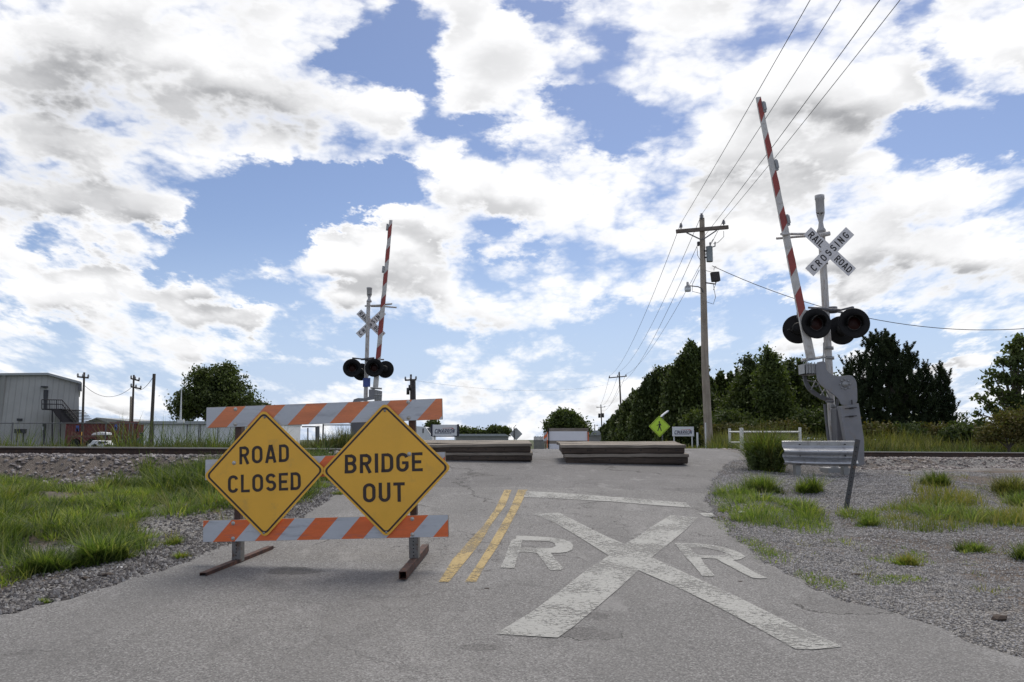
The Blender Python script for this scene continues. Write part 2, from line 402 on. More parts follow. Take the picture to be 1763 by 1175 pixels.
M_['matdark'] = wood('dark_timber_side', (.055, .04, .032), (.12, .09, .07), 0, .8)

def m_asphalt():
    m, g = mat_new('asphalt'); p = wpos(g); x, y, z = g.sep(p)
    p2 = g.comb(x, y, 0.0)
    big = g.noise(p2, .55, 5, .6, dim='2D'); mid = g.noise(p2, 4.0, 5, .65, dim='2D')
    agg = g.vor(p2, 110, dim='2D', out=1); av = g.sep(agg)[0]
    fine = g.noise(p2, 45, 3, .7, dim='2D')
    c = g.mix(g.mr(big, .3, .7), (.160, .156, .153), (.236, .230, .225))
    c = g.mix(g.mr(mid, .3, .7, 0, .5), c, (.15, .146, .144))
    c = g.mix(g.mr(av, .55, .95, 0, .65), c, (.36, .355, .35)); c = g.mix(g.mr(av, .35, .05, 0, .7), c, (.07, .068, .068))
    c = g.mix(g.mr(fine, .35, .7, 0, .5), c, (.115, .11, .11))
    # the newer, darker ramp just before the rails starts at a curved seam
    seam = g.m('ADD', y, g.m('MULTIPLY', g.noise(p2, 1.2, 4, .6, dim='2D'), .5))
    seam = g.m('ADD', seam, g.m('MULTIPLY', g.m('MULTIPLY', x, x), .07))
    ramp = g.mr(seam, 13.05, 13.2); far = g.mr(y, 19.0, 21.0)
    c = g.mix(g.m('MULTIPLY', ramp, .5), c, g.mix(1.0, c, (.62, .61, .64), 'MULTIPLY'))
    # stains and patches, each with a place of its own
    for (px, py, rx, ry, k) in PATCHES:
        q = gp(px, py); a = gp(px + rx, py); b = gp(px, py - ry)
        R1 = abs(a.x - q.x); R2 = abs(b.y - q.y)
        d = g.v('MULTIPLY', g.v('SUBTRACT', p2, (q.x, q.y, 0)), (1 / R1, 1 / R2, 0))
        l = g.m('ADD', g.v('LENGTH', d, out=1), g.m('MULTIPLY', g.m('SUBTRACT', mid, .5), 1.3))
        c = g.mix(g.mr(l, 1.05, .75, 0, k), c, g.mix(1.0, c, (.50, .49, .49), 'MULTIPLY'))
        if rx > 60: c = g.mix(g.m('MULTIPLY', g.mr(g.m('ABSOLUTE', g.m('SUBTRACT', l, 1.0)), .055, .015), g.mr(g.m('SUBTRACT', y, q.y), .02, -.02)), c, (.035, .033, .032))
    lane = g.m('SUBTRACT', x, g.m('MULTIPLY', y, .094)); wv = g.m('SINE', g.m('MULTIPLY_ADD', lane, 3.3, g.m('MULTIPLY', big, 1.5)))
    c = g.mix(g.mr(wv, .2, 1.0, 0, .22), c, (.13, .127, .125))
    blot = g.noise(g.v('MULTIPLY', p2, (1.7, .8, 1)), 1.3, 6, .7, dim='2D'); c = g.mix(g.mr(blot, .58, .74, 0, .45), c, (.10, .097, .095)); c = g.mix(g.mr(blot, .42, .28, 0, .30), c, (.33, .325, .32))
    # wandering cracks
    wp = g.v('ADD', p2, g.v('SCALE', g.v('SUBTRACT', g.noise(p2, 1.6, 4, .65, out=1, dim='2D'), (.5, .5, .5)), .9))
    e = g.vor(wp, .42, 'DISTANCE_TO_EDGE', dim='2D'); msk = g.mr(g.noise(p2, .35, 2, .5, dim='2D'), .44, .56)
    cr = g.m('MULTIPLY', g.mr(e, .013, .004), msk)
    e2 = g.vor(g.v('ADD', wp, (3.3, 1.7, 0)), 1.5, 'DISTANCE_TO_EDGE', dim='2D')
    cr2 = g.m('MULTIPLY', g.mr(e2, .016, .004), g.mr(g.noise(p2, .6, 2, .5, dim='2D'), .52, .58))
    cr = g.m('MULTIPLY', g.m('MAXIMUM', cr, cr2), g.mr(y, 6.6, 9.0, .35, 1.0))
    c = g.mix(g.m('MULTIPLY', cr, .8), c, (.05, .047, .045))
    g.put(g.bsdf.inputs['Base Color'], c); g.bsdf.inputs['Roughness'].default_value = .82
    g.bsdf.inputs['Specular IOR Level'].default_value = .35
    h = g.m('SUBTRACT', g.m('MULTIPLY', av, .5), g.m('MULTIPLY', cr, 2.0)); bump(g, g.m('ADD', h, fine), .55, .006)
    return m
PATCHES = [(505, 985, 52, 8, .9), (1012, 1092, 62, 11, .55), (1030, 1062, 20, 6, .6), (825, 1118, 42, 8, .5), (1450, 1040, 90, 16, .35),
           (820, 818, 30, 4, .5), (960, 856, 18, 2.5, .8), (840, 985, 9, 2.5, .6)]
def m_mark(name, col, wear):
    m, g = mat_new(name); p = wpos(g); x, y, z = g.sep(p); p2 = g.comb(x, y, 0.0)
    wp = g.v('ADD', p2, g.v('SCALE', g.v('SUBTRACT', g.noise(p2, 6, 4, .65, out=1, dim='2D'), (.5, .5, .5)), .12))
    e = g.vor(g.v('MULTIPLY', wp, (11, 19, 1)), 1.0, 'DISTANCE_TO_EDGE', dim='2D')
    n = g.noise(g.v('MULTIPLY', p2, (1, 1.7, 1)), 19, 6, .74, dim='2D'); b = g.noise(p2, 1.5, 3, .6, dim='2D')
    crack = g.m('MULTIPLY', g.mr(e, .055, .02), g.mr(b, .35, .58, .35, 1.0))
    chip = g.mr(g.m('ADD', n, g.m('MULTIPLY', g.m('SUBTRACT', b, .5), .7)), .60 - wear, .66 - wear)
    a = g.m('MAXIMUM', g.m('MULTIPLY', crack, .6), g.m('MULTIPLY', chip, .62))
    c = g.mix(g.mr(g.noise(p2, 30, 4, .7, dim='2D'), .35, .7, 0, .5), col, tuple(v * .72 for v in col))
    g.put(g.bsdf.inputs['Base Color'], c); g.bsdf.inputs['Roughness'].default_value = .7
    t = g.n('ShaderNodeBsdfTransparent'); ms = g.n('ShaderNodeMixShader'); g.put(ms.inputs[0], a)
    g.nt.links.new(g.bsdf.outputs[0], ms.inputs[1]); g.nt.links.new(t.outputs[0], ms.inputs[2]); g.nt.links.new(ms.outputs[0], g.out.inputs[0])
    return m
def m_ground():
    m, g = mat_new('ground'); p = wpos(g); x, y, z = g.sep(p); p2 = g.comb(x, y, 0.0)
    big = g.noise(p2, .5, 5, .6, dim='2D'); mid = g.noise(p2, 3.0, 6, .65, dim='2D')
    st = g.vor(p2, 42, dim='2D', out=1); sv = g.sep(st)[0]; sd = g.vor(p2, 42, dim='2D')
    grav = g.mix(sv, (.16, .15, .145), (.41, .395, .38)); grav = g.mix(g.mr(sd, .25, .6, 0, .8), grav, (.06, .055, .05))
    dirt = g.mix(g.mr(mid, .3, .7), (.075, .058, .045), (.16, .125, .10))
    grn = g.mix(g.mr(mid, .3, .7), (.035, .05, .015), (.07, .085, .03))
    c = g.mix(g.mr(g.m('ADD', big, g.m('MULTIPLY', mid, .25)), .62, .78), grav, dirt)
    # grass-covered soil left of the road and everywhere beyond the railway
    left = g.m('MULTIPLY', g.mr(g.m('ADD', x, g.m('MULTIPLY', mid, .8)), -4.6, -5.4), g.mr(y, 8.0, 9.5))
    beyond = g.mr(g.m('SUBTRACT', y, g.m('MULTIPLY', x, .287)), 24.0, 25.5)
    de = g.v('LENGTH', g.v('MULTIPLY', g.v('SUBTRACT', p2, (10.6, 15.2, 0)), (1 / 3.4, 1 / 1.5, 0)), out=1); c = g.mix(g.mr(g.m('ADD', de, g.m('MULTIPLY', mid, .6)), 1.45, 1.05, 0, .9), c, dirt)
    c = g.mix(g.m('MULTIPLY', left, .75), c, dirt); c = g.mix(beyond, c, grn)
    g.put(g.bsdf.inputs['Base Color'], c); g.bsdf.inputs['Roughness'].default_value = .95
    bump(g, g.m('SUBTRACT', g.m('MULTIPLY', sv, .6), sd), .8, .02)
    return m
def m_stone(name, c0, c1, c2):
    m, g = mat_new(name); r = g.n('ShaderNodeNewGeometry').outputs['Random Per Island']
    ramp = g.n('ShaderNodeValToRGB'); g.put(ramp.inputs[0], r); cr = ramp.color_ramp
    cr.elements[0].color = (*c0, 1); cr.elements[1].color = (*c2, 1); e = cr.elements.new(.55); e.color = (*c1, 1)
    c = g.mix(g.mr(g.noise(wpos(g), 60, 3, .6), .35, .7, 0, .4), ramp.outputs[0], tuple(v * .6 for v in c1))
    g.put(g.bsdf.inputs['Base Color'], c); g.bsdf.inputs['Roughness'].default_value = .9
    return m
M_['ballast'] = m_stone('ballast_stone', (.10, .085, .085), (.24, .215, .21), (.46, .43, .42))
M_['ballast_pale'] = m_stone('pale_ballast_stone', (.15, .12, .11), (.34, .30, .275), (.56, .51, .48))
M_['gravel'] = m_stone('gravel_stone', (.14, .13, .126), (.30, .286, .278), (.55, .53, .52))
M_['rubble'] = m_stone('dark_rubble', (.055, .048, .046), (.16, .15, .148), (.36, .35, .345))
M_['grass'] = leafy('grass_blades', [(.06, .10, .026), (.105, .165, .042), (.165, .225, .065), (.27, .28, .13)], trans=.45)
M_['grass_dark'] = leafy('dark_grass_blades', [(.03, .052, .018), (.05, .082, .028), (.085, .125, .042), (.15, .175, .075)], trans=.4)
M_['grass_yellow'] = leafy('dry_grass_blades', [(.09, .12, .03), (.15, .17, .05), (.26, .23, .10), (.10, .15, .035)], trans=.3)
M_['weeds'] = leafy('tall_weed_blades', [(.035, .048, .015), (.06, .076, .024), (.095, .11, .038), (.17, .155, .075)], trans=.25)
M_['leaf'] = leafy('broad_leaves', [(.032, .048, .019), (.055, .078, .028), (.085, .112, .042), (.042, .062, .023)], trans=.25, clump=.4)
M_['leaf_light'] = leafy('light_green_leaves', [(.04, .06, .02), (.066, .092, .032), (.10, .135, .05), (.05, .075, .028)], trans=.3, clump=.5)
M_['cedar'] = leafy('cedar_foliage', [(.034, .052, .02), (.056, .08, .03), (.086, .118, .044), (.062, .076, .032)], trans=.2, clump=.35)
M_['pine'] = leafy('pine_needles', [(.016, .028, .016), (.026, .042, .022), (.042, .06, .03), (.022, .036, .02)], trans=.12, clump=.5)
M_['scrub'] = leafy('brown_green_scrub', [(.05, .05, .018), (.09, .075, .03), (.07, .09, .03), (.12, .10, .04)], trans=.25, clump=.6)

# ------------------------------------------------------------------ terrain
def sstep(x, a, b):
    t = np.clip((np.asarray(x, float) - a) / (b - a), 0, 1); return t * t * (3 - 2 * t)
RY = np.array([-60, -10, 0, 4.76, 7, 8, 12.2, 16.5, 18.8, 20, 22.5, 26, 32, 45, 80, 3000.])
RZ = np.array([-.1, -.05, 0, .15, .31, .37, .73, 1.08, 1.26, 1.285, 1.285, 1.15, .95, .75, .65, .6])
def _road0(y): return sum(np.interp(y + o, RY, RZ) for o in (-.6, -.3, 0, .3, .6)) / 5
def track_d(x, y): return (y - 20.95 - .287 * x) * .9612        # distance from the track's centre line
def z_road(x, y):
    x = np.asarray(x, float); y = np.asarray(y, float)
    ye = 21.1 + track_d(x, y) / .9612; k = sstep(y, 12, 17.5) * (1 - sstep(y, 30, 40))
    return _road0(y * (1 - k) + ye * k)
def rail_z(x): return 1.55 - .157 - .0093 * (np.asarray(x, float) + 11.1)
def gp(px, py, f=None):
    """where the sight line of a photo pixel meets the ground"""
    f = f or z_road; u, w = uw(px, py); ys = np.arange(2.0, 70, .02)
    below = (EYE + w * ys) < f(u * ys, ys)
    i = int(np.argmax(below)); y = ys[i] if below.any() else 69.0
    return Vector((u * y, y, float(f(u * y, y))))
RIGHT_PX = [(1763, 1129), (1718, 1110), (1644, 1084), (1544, 1055), (1470, 1034), (1426, 1016), (1367, 992), (1337, 970), (1300, 948), (1274, 925), (1235, 888), (1222, 858), (1233, 829), (1255, 801)]
LEFT_PX = [(0, 1058), (92, 1031), (159, 1016), (236, 991), (306, 967), (346, 951), (480, 905), (515, 887), (559, 858), (582, 838), (600, 815)]
def _edge(pxs, near, far):
    P = near + [tuple(gp(*p).xy) for p in pxs] + far
    P.sort(key=lambda q: q[1]); return np.array([q[1] for q in P]), np.array([q[0] for q in P])
YR, XR = _edge(RIGHT_PX, [(22, -12), (14, 0), (6.5, 3.2), (4.6, 4.4)], [(5.7, 19.2), (5.9, 23.5), (5.2, 27), (5.2 - .2, 32), (6.2, 45), (3.2 + 28, 300), (3.2 + 57, 600)])
YL, XL = _edge(LEFT_PX, [(-30, -12), (-17, 0), (-8.5, 3.5), (-6.2, 5.2)], [(-3.6, 17.5), (-4.2, 20), (-4.4, 23.5), (-2.4, 27), (-1.6, 32), (-.3, 45), (-3.2 + 28, 300), (-3.2 + 57, 600)])
def edge_r(y): return np.interp(y, YR, XR)
def edge_l(y): return np.interp(y, YL, XL)
SY = np.array([-60, 0, 7, 12, 16, 30, 60, 120, 3000.]); SZ = np.array([-.1, 0, .24, .62, .80, .80, .72, .62, .6])
def bumps(x, y): return .5 * (np.sin(x * 1.7 + 1.3 * np.sin(y * 1.1)) * np.cos(y * 1.9 + np.sin(x * .8)) + .5 * np.sin(x * 4.1 + y * 3.3) * np.cos(y * 4.7 - x * 2.2))
def terrain(x, y, carve=True):
    x = np.asarray(x, float); y = np.asarray(y, float)
    zr = z_road(x, y); zs = np.interp(y, SY, SZ)
    dr = x - edge_r(y); dl = edge_l(y) - x; out = np.maximum(dr, dl)
    wr = 1.2 + 3.4 * sstep(y, 9, 13) * (1 - sstep(y, 16.5, 19)); wl = 1.8
    t = np.where(dr > dl, sstep(dr, .1 + .35 * (wr - 1.2), wr + .8), sstep(dl, .05, wl))
    z = zr * (1 - t) + zs * t
    td = np.abs(track_d(x, y)); top = rail_z(x) - .172
    bal = top - np.maximum(0, td - 2.05) / 1.75 + .0
    off = sstep(out, 0.0, .7)
    z = np.where(out > 0, np.maximum(z, bal * off + z * (1 - off)), z)
    z = z + sstep(dr, .3, 1.6) * (.13 * np.exp(-((x - 6.9) / 1.5) ** 2 - ((y - 13.6) / 1.3) ** 2) - .10 * np.exp(-((x - 10.4) / 2.2) ** 2 - ((y - 14.6) / 1.4) ** 2) + .06 * np.exp(-((x - 7.5) / 2.5) ** 2 - ((y - 9.6) / .9) ** 2))
    amp = .07 * sstep(out, .1, 1.5) * (1 - sstep(y, 60, 200))
    z = z + amp * bumps(x, y) * np.where(td < 2.2, .2, 1)
    z = z + .02 * sstep(out, .05, .5) * (bumps(x * 3, y * 3)) * (td > 2.3)
    if carve: z = z - .07 * sstep(-out, .02, .35)
    # channel for the rails through the road is left to the crossing panels
    return z
def tz(x, y): return float(terrain(x, y, carve=False))
def gpt(px, py): return gp(px, py, lambda a, b: terrain(a, b, False))
def graded(lo, hi, a, b, step, k=1.13):
    mid = np.arange(a, b + 1e-6, step); L = []; s = step; x = a
    while x > lo: s *= k; x -= s; L.append(max(x, lo))
    Rr = []; s = step; x = b
    while x < hi: s *= k; x += s; Rr.append(min(x, hi))
    return np.concatenate([L[::-1], mid, Rr])
def grid_faces(nx, ny):
    i, j = np.meshgrid(np.arange(nx - 1), np.arange(ny - 1)); a = (j * nx + i).ravel()
    return np.stack([a, a + 1, a + nx + 1, a + nx], 1)
gx = graded(-3000, 3000, -13, 13, .11); gy = graded(-60, 3500, 4.0, 24.5, .11)
GX, GY = np.meshgrid(gx, gy)
np_mesh('ground', np.stack([GX.ravel(), GY.ravel(), terrain(GX.ravel(), GY.ravel())], 1), grid_faces(len(gx), len(gy)), m_ground(), smooth=True, kind='structure')
# road: a sheet between the two wandering edges
ry = np.concatenate([np.arange(-12, 3.5, .5), np.arange(3.5, 30, .1), 30 * 1.06 ** np.arange(0, 52)])
tt = np.linspace(0, 1, 61)
jit = lambda y, s: .05 * np.sin(y * 5.1 + s) + .035 * np.sin(y * 13.7 + 2 * s) + .02 * np.sin(y * 31 + s)
Lx = edge_l(ry) + jit(ry, 0); Rx = edge_r(ry) + jit(ry, 2.2)
RX = Lx[:, None] * (1 - tt) + Rx[:, None] * tt; RYY = np.repeat(ry[:, None], 61, 1)
RZZ = z_road(RX, RYY) + .006 - .03 * (np.minimum(tt, 1 - tt) < 1e-6)
road = np_mesh('road', np.stack([RX.ravel(), RYY.ravel(), RZZ.ravel()], 1), grid_faces(61, len(ry)), m_asphalt(), smooth=True, kind='structure')

# painted markings
from mathutils.geometry import tessellate_polygon
def marking(name, loops, mat, parent=None, lift=.012, **k):
    L3 = [[gp(x, y) for x, y in lp] for lp in loops]
    tris = tessellate_polygon([[Vector((p.x, p.y, 0)) for p in lp] for lp in L3])
    pts = [p for lp in L3 for p in lp]
    bm = bmesh.new(); vs = [bm.verts.new((p.x, p.y, 0)) for p in pts]
    for t in tris:
        try: bm.faces.new([vs[i] for i in t])
        except ValueError: pass
    for _ in range(6):
        es = [e for e in bm.edges if e.calc_length() > .22]
        if not es: break
        bmesh.ops.subdivide_edges(bm, edges=es, cuts=1); bmesh.ops.triangulate(bm, faces=bm.faces)
    for v in bm.verts: v.co.z = float(z_road(v.co.x, v.co.y)) + lift
    bmesh.ops.recalc_face_normals(bm, faces=bm.faces)
    if bm.faces and sum(f.normal.z for f in bm.faces) < 0: bmesh.ops.reverse_faces(bm, faces=bm.faces)
    me = bpy.data.meshes.new(name); bm.to_mesh(me); bm.free()
    return tag(link_mesh(name, me, mat, parent), **k)
def z8(*pts): return [(740 + x / 2.4486, 840 + y / 2.4486) for x, y in pts]
def zl(ox, oy, s, pts): return [(ox + x / s, oy + y / s) for x, y in pts]
white = m_mark('worn_white_road_paint', (.335, .335, .32), .075); yel = m_mark('worn_yellow_road_paint', (.40, .29, .11), .10)
marking('crossing_mark', [z8((435, 115), (545, 110), (640, 158), (735, 205), (822, 244), (885, 205), (950, 160), (1015, 120), (1130, 130), (1075, 185), (1010, 240), (935, 300),
    (1100, 375), (1290, 465), (1500, 570), (1740, 680), (1610, 692), (1540, 690), (1400, 610), (1230, 520), (1060, 435), (880, 355), (800, 430), (700, 515), (610, 590), (540, 640), (400, 634), (275, 627), (430, 530), (560, 435), (660, 355), (755, 292), (680, 245), (600, 195), (520, 150))], white, kind='structure')
marking('letter_mark', [zl(840, 900, 8.815, [(432, 218), (700, 225), (950, 245), (1150, 275), (1260, 315), (1295, 365), (1280, 430), (1200, 470), (1080, 485), (955, 485), (1040, 600), (1150, 715), (1100, 745), (940, 748), (870, 650), (745, 482), (480, 462), (440, 560), (415, 660), (405, 712), (190, 708), (255, 560), (300, 420), (360, 285), (430, 265)]),
    zl(840, 900, 8.815, [(525, 290), (900, 298), (1010, 330), (1030, 380), (980, 405), (900, 412), (505, 402), (505, 340)])], white, kind='structure')
marking('letter_mark', [zl(1140, 910, 8.815, [(185, 240), (500, 245), (750, 270), (1000, 325), (1180, 385), (1265, 445), (1200, 490), (1085, 510), (1250, 600), (1400, 690), (1520, 745), (1595, 780), (1500, 788), (1380, 780), (1240, 710), (1060, 610), (900, 530), (830, 485), (590, 470), (640, 560), (740, 670), (805, 745), (740, 752), (610, 745), (540, 660), (440, 540), (330, 430), (250, 320)]),
    zl(1140, 910, 8.815, [(430, 318), (650, 318), (820, 345), (960, 385), (960, 425), (850, 436), (560, 432), (470, 380)])], white, kind='structure')
marking('stop_line', [z8((405, 18), (560, 26), (720, 38), (900, 52), (1080, 68), (1102, 88), (900, 74), (760, 62), (640, 56), (500, 47), (395, 44))], white, kind='structure')
marking('stop_line', [z8((1135, 112), (1190, 110), (1205, 125), (1160, 128))], white, kind='structure')
marking('centre_line', [z8((38, 405), (95, 310), (160, 235), (225, 165), (275, 95), (315, 12), (345, 12), (318, 80), (262, 155), (215, 235), (140, 330), (80, 405))], yel, kind='structure')
marking('centre_line', [z8((148, 405), (200, 330), (245, 255), (295, 170), (335, 100), (372, 12), (412, 12), (380, 80), (330, 175), (285, 255), (235, 330), (195, 403))], yel, kind='structure')

# ------------------------------------------------------------------ scattered stones, grass blades
_ph = (1 + 5 ** .5) / 2
ICO_V = np.array([(-1, _ph, 0), (1, _ph, 0), (-1, -_ph, 0), (1, -_ph, 0), (0, -1, _ph), (0, 1, _ph), (0, -1, -_ph), (0, 1, -_ph), (_ph, 0, -1), (_ph, 0, 1), (-_ph, 0, -1), (-_ph, 0, 1)]) / 1.9
ICO_F = np.array([(0, 11, 5), (0, 5, 1), (0, 1, 7), (0, 7, 10), (0, 10, 11), (1, 5, 9), (5, 11, 4), (11, 10, 2), (10, 7, 6), (7, 1, 8), (3, 9, 4), (3, 4, 2), (3, 2, 6), (3, 6, 8), (3, 8, 9), (4, 9, 5), (2, 4, 11), (6, 2, 10), (8, 6, 7), (9, 8, 1)])
def stones(name, x, y, size, mat, sink=.25, parent=None, small=False, **k):
    n = len(x); z = terrain(x, y) + size * sink; IV, IF = (OCT_V, OCT_F) if small else (ICO_V, ICO_F); kv = len(IV)
    V = IV[None] * (size[:, None, None]) * rng.uniform(.65, 1.25, (n, kv, 1)) * rng.uniform(.6, 1.2, (n, 1, 3))
    a = rng.uniform(0, 6.28, n); c, s = np.cos(a)[:, None], np.sin(a)[:, None]
    X = V[..., 0] * c - V[..., 1] * s; Y = V[..., 0] * s + V[..., 1] * c
    V = np.stack([X + x[:, None], Y + y[:, None], V[..., 2] * .8 + z[:, None]], -1).reshape(-1, 3)
    F = (IF[None] + (np.arange(n) * kv)[:, None, None]).reshape(-1, 3)
    return np_mesh(name, V, F, mat, parent, **k)
def blades(name, x, y, h, w, mat, parent=None, lean=.35, droop=.5, z=None, **k):
    """one mesh of curved, tapering blades standing on the ground"""
    n = len(x); z = terrain(x, y, False) - .02 if z is None else z
    a = rng.uniform(0, 6.283, n); face = a + rng.uniform(-.6, .6, n) + 1.57
    L = h * rng.uniform(0, lean, n); D = rng.uniform(0, droop, n)
    T = np.array([0, .4, .75, 1.0]); Wd = np.array([1, .85, .5, .0])
    vs = []
    for t, wd in zip(T, Wd):
        r = L * t + h * D * t * t * .8; zz = h * t * (1 - .35 * D * t)
        cx = x + np.cos(a) * r; cy = y + np.sin(a) * r; cz = z + zz
        if wd > 0:
            dx = np.cos(face) * w * wd * .5; dy = np.sin(face) * w * wd * .5
            vs += [np.stack([cx - dx, cy - dy, cz], 1), np.stack([cx + dx, cy + dy, cz], 1)]
        else: vs += [np.stack([cx, cy, cz], 1)]
    V = np.stack(vs, 1).reshape(-1, 3); b = (np.arange(n) * 7)[:, None]
    F = np.concatenate([b + np.array([0, 1, 3]), b + np.array([0, 3, 2]), b + np.array([2, 3, 5]), b + np.array([2, 5, 4]), b + np.array([4, 5, 6])])
    return np_mesh(name, V, F, mat, parent, **k)
def proj(x, y, z):
    """world point -> photo pixel, used only to choose where ground cover grows"""
    c, s = math.cos(PITCH), math.sin(PITCH); zz = z - EYE
    d = y * c + zz * s; v = -y * s + zz * c
    return 881.5 + FPX * x / d, 587.5 - FPX * v / d
def inpoly(px, py, poly):
    r = np.zeros(len(px), bool); n = len(poly)
    for i in range(n):
        (x0, y0), (x1, y1) = poly[i], poly[(i + 1) % n]
        if y0 == y1: continue
        r ^= ((y0 > py) != (y1 > py)) & (px < (x1 - x0) * (py - y0) / (y1 - y0) + x0)
    return r
def scatter(n, x0, x1, y0, y1): return rng.uniform(x0, x1, n), rng.uniform(y0, y1, n)
def off_road(x, y, m=.05): return (x > edge_r(y) + m) | (x < edge_l(y) - m)

# ballast of the railway
x, y = scatter(90000, -20, 27, 13, 30); td = track_d(x, y)
kb = (np.abs(td) < 4.0) & (td < 2.6) & off_road(x, y, .25) & (terrain(x, y) > np.interp(y, SY, SZ) + .03 * rng.normal(size=len(x)))
k1 = kb & (x < 1); k2 = kb & (x > 1)
stones('ballast', x[k1], y[k1], rng.uniform(.025, .055, k1.sum()), M_['ballast'], kind='stuff', label='grey crushed stone ballast along the railway left of the road', cat='ballast')
stones('ballast', x[k2], y[k2], rng.uniform(.022, .05, k2.sum()), M_['ballast_pale'], kind='stuff', label='pale beige crushed stone ballast along the railway right of the road', cat='ballast')
OCT_V = np.array([(1, 0, 0), (0, 1, 0), (-1, 0, 0), (0, -1, 0), (0, 0, 1), (0, 0, -1)], float)
OCT_F = np.array([(0, 1, 4), (1, 2, 4), (2, 3, 4), (3, 0, 4), (1, 0, 5), (2, 1, 5), (3, 2, 5), (0, 3, 5)])
# roadside gravel
x, y = scatter(420000, 1.8, 14, 4.5, 18); td = track_d(x, y)
q = off_road(x, y, -.12) & (x > 0) & (td < -3.0) & (rng.uniform(size=len(x)) < np.clip(1.5 - .09 * (y - 5), .25, 1) * (1 - .85 * np.exp(-((x - 10.6) / 3) ** 4 - ((y - 15.2) / 1.4) ** 4))) & (x < y * .75)
stones('gravel', x[q], y[q], rng.uniform(.003, .0095, q.sum()) * (1 + .05 * y[q]), M_['gravel'], small=True, kind='stuff', label='loose grey gravel on the right shoulder of the road', cat='gravel')
x, y = scatter(160000, -9, -2, 4.5, 14)
d = edge_l(y) - x
q = off_road(x, y, -.12) & (x < 0) & (rng.uniform(size=len(x)) < np.exp(-np.maximum(d, 0) / .8)) & (x > -y * .75)
stones('gravel', x[q], y[q], rng.uniform(.004, .020, q.sum()) ** 1.0 * (1 + .05 * y[q]), M_['rubble'], small=True, kind='stuff', label='loose grey gravel along the left edge of the road', cat='gravel')

# ------------------------------------------------------------------ lettering: strokes of even width
def arc(cx, cy, rx, ry, a0, a1, n=9):
    return [(cx + rx * math.cos(R(a0 + (a1 - a0) * i / n)), cy + ry * math.sin(R(a0 + (a1 - a0) * i / n))) for i in range(n + 1)]
def glyph(ch):
    """(width, strokes) in units of the cap height, outline centre lines inset by half a stroke"""
    h = .09; t = 1 - h; W = .58; r = W - h
    if ch == 'O': return W + .04, [arc((W + .04) / 2, t - .22, .22, .22, 0, 180) + arc((W + .04) / 2, h + .22, .22, .22, 180, 360) + [((W + .04) / 2 + .22, t - .22)]]
    if ch == 'D': return W, [[(h, h), (h, t), (r - .2, t)] + arc(r - .2, t - .22, .2, .22, 90, 0) + arc(r - .2, h + .22, .2, .22, 0, -90) + [(h - .09, h)]]
    if ch == 'C': return W, [arc(W / 2, t - .22, .21, .22, 15, 180) + arc(W / 2, h + .22, .21, .22, 180, 345)]
    if ch == 'G': return W, [arc(W / 2, t - .22, .21, .22, 15, 180) + arc(W / 2, h + .22, .21, .22, 180, 360) + [(W / 2 + .21, .47), (W / 2 - .02, .47)]]
    if ch == 'U': return W, [[(h, 1), (h, h + .22)] + arc(W / 2, h + .22, W / 2 - h, .22, 180, 360) + [(r, 1)]]
    if ch == 'L': return W - .08, [[(h, 1), (h, h), (r + .01, h)]]
    if ch == 'E': return W - .06, [[(r + .03, t), (h, t), (h, h), (r + .03, h)], [(h, .5), (r - .03, .5)]]
    if ch == 'I': return .18, [[(h, 0), (h, 1)]]
    if ch == 'T': return W - .04, [[(0, t), (W - .04, t)], [((W - .04) / 2, t), ((W - .04) / 2, 0)]]
    if ch == 'A': return W + .06, [[(h - .01, 0), (W / 2 + .01, 1)], [(W / 2 + .05, 1), (W - h + .07, 0)], [(.16, .28), (W - .1, .28)]]
    if ch == 'R': return W, [[(h, 0), (h, t), (r - .19, t)] + arc(r - .19, t - .21, .19, .21, 90, -90) + [(h, t - .42)], [(r - .2, t - .42), (r + .01, 0)]]
    if ch == 'B': return W, [[(h, h), (h, t), (r - .2, t)] + arc(r - .2, t - .195, .19, .195, 90, -90) + [(h, t - .39)], [(h, t - .395), (r - .2, t - .395)] + arc(r - .2, h + .215, .2, .215, 90, -90) + [(h - .09, h)]]
    if ch == 'S': return W, [arc(W / 2, t - .2, .205, .2, 20, 255, 12) + arc(W / 2, h + .22, .21, .215, 75, -160, 12)]
    if ch == 'N': return W, [[(h, 0), (h, 1)], [(h, .96), (r, .04)], [(r, 0), (r, 1)]]
    if ch == 'M': return W + .1, [[(h, 0), (h, .97)], [(h, .95), ((W + .1) / 2, .3), (r + .1, .95)], [(r + .1, 0), (r + .1, .97)]]
    return .3, []
def stroke_faces(mb, pts, wd, y0, y1, T):
    P = [Vector(p) for p in pts]; n = len(P); A = []; B = []
    for i in range(n):
        d0 = (P[i] - P[i - 1]).normalized() if i else (P[1] - P[0]).normalized()
        d1 = (P[i + 1] - P[i]).normalized() if i < n - 1 else d0
        nn = Vector((-(d0 + d1).y, (d0 + d1).x))
        nn = nn.normalized() if nn.length > 1e-4 else Vector((-d0.y, d0.x))
        k = max(.8, nn.dot(Vector((-d0.y, d0.x)))); A.append(P[i] + nn * (wd / 2 / k)); B.append(P[i] - nn * (wd / 2 / k))
    vs = [T(p.x, p.y, y0) for p in A] + [T(p.x, p.y, y0) for p in B] + [T(p.x, p.y, y1) for p in A] + [T(p.x, p.y, y1) for p in B]
    fs = []
    for i in range(n - 1):
        fs += [(i, i + 1, n + i + 1, n + i), (i, 2 * n + i, 2 * n + i + 1, i + 1), (n + i, n + i + 1, 3 * n + i + 1, 3 * n + i)]
    fs += [(0, n, 3 * n, 2 * n), (n - 1, 2 * n - 1 + 0, 4 * n - 1, 3 * n - 1)]
    mb.add(vs, fs)
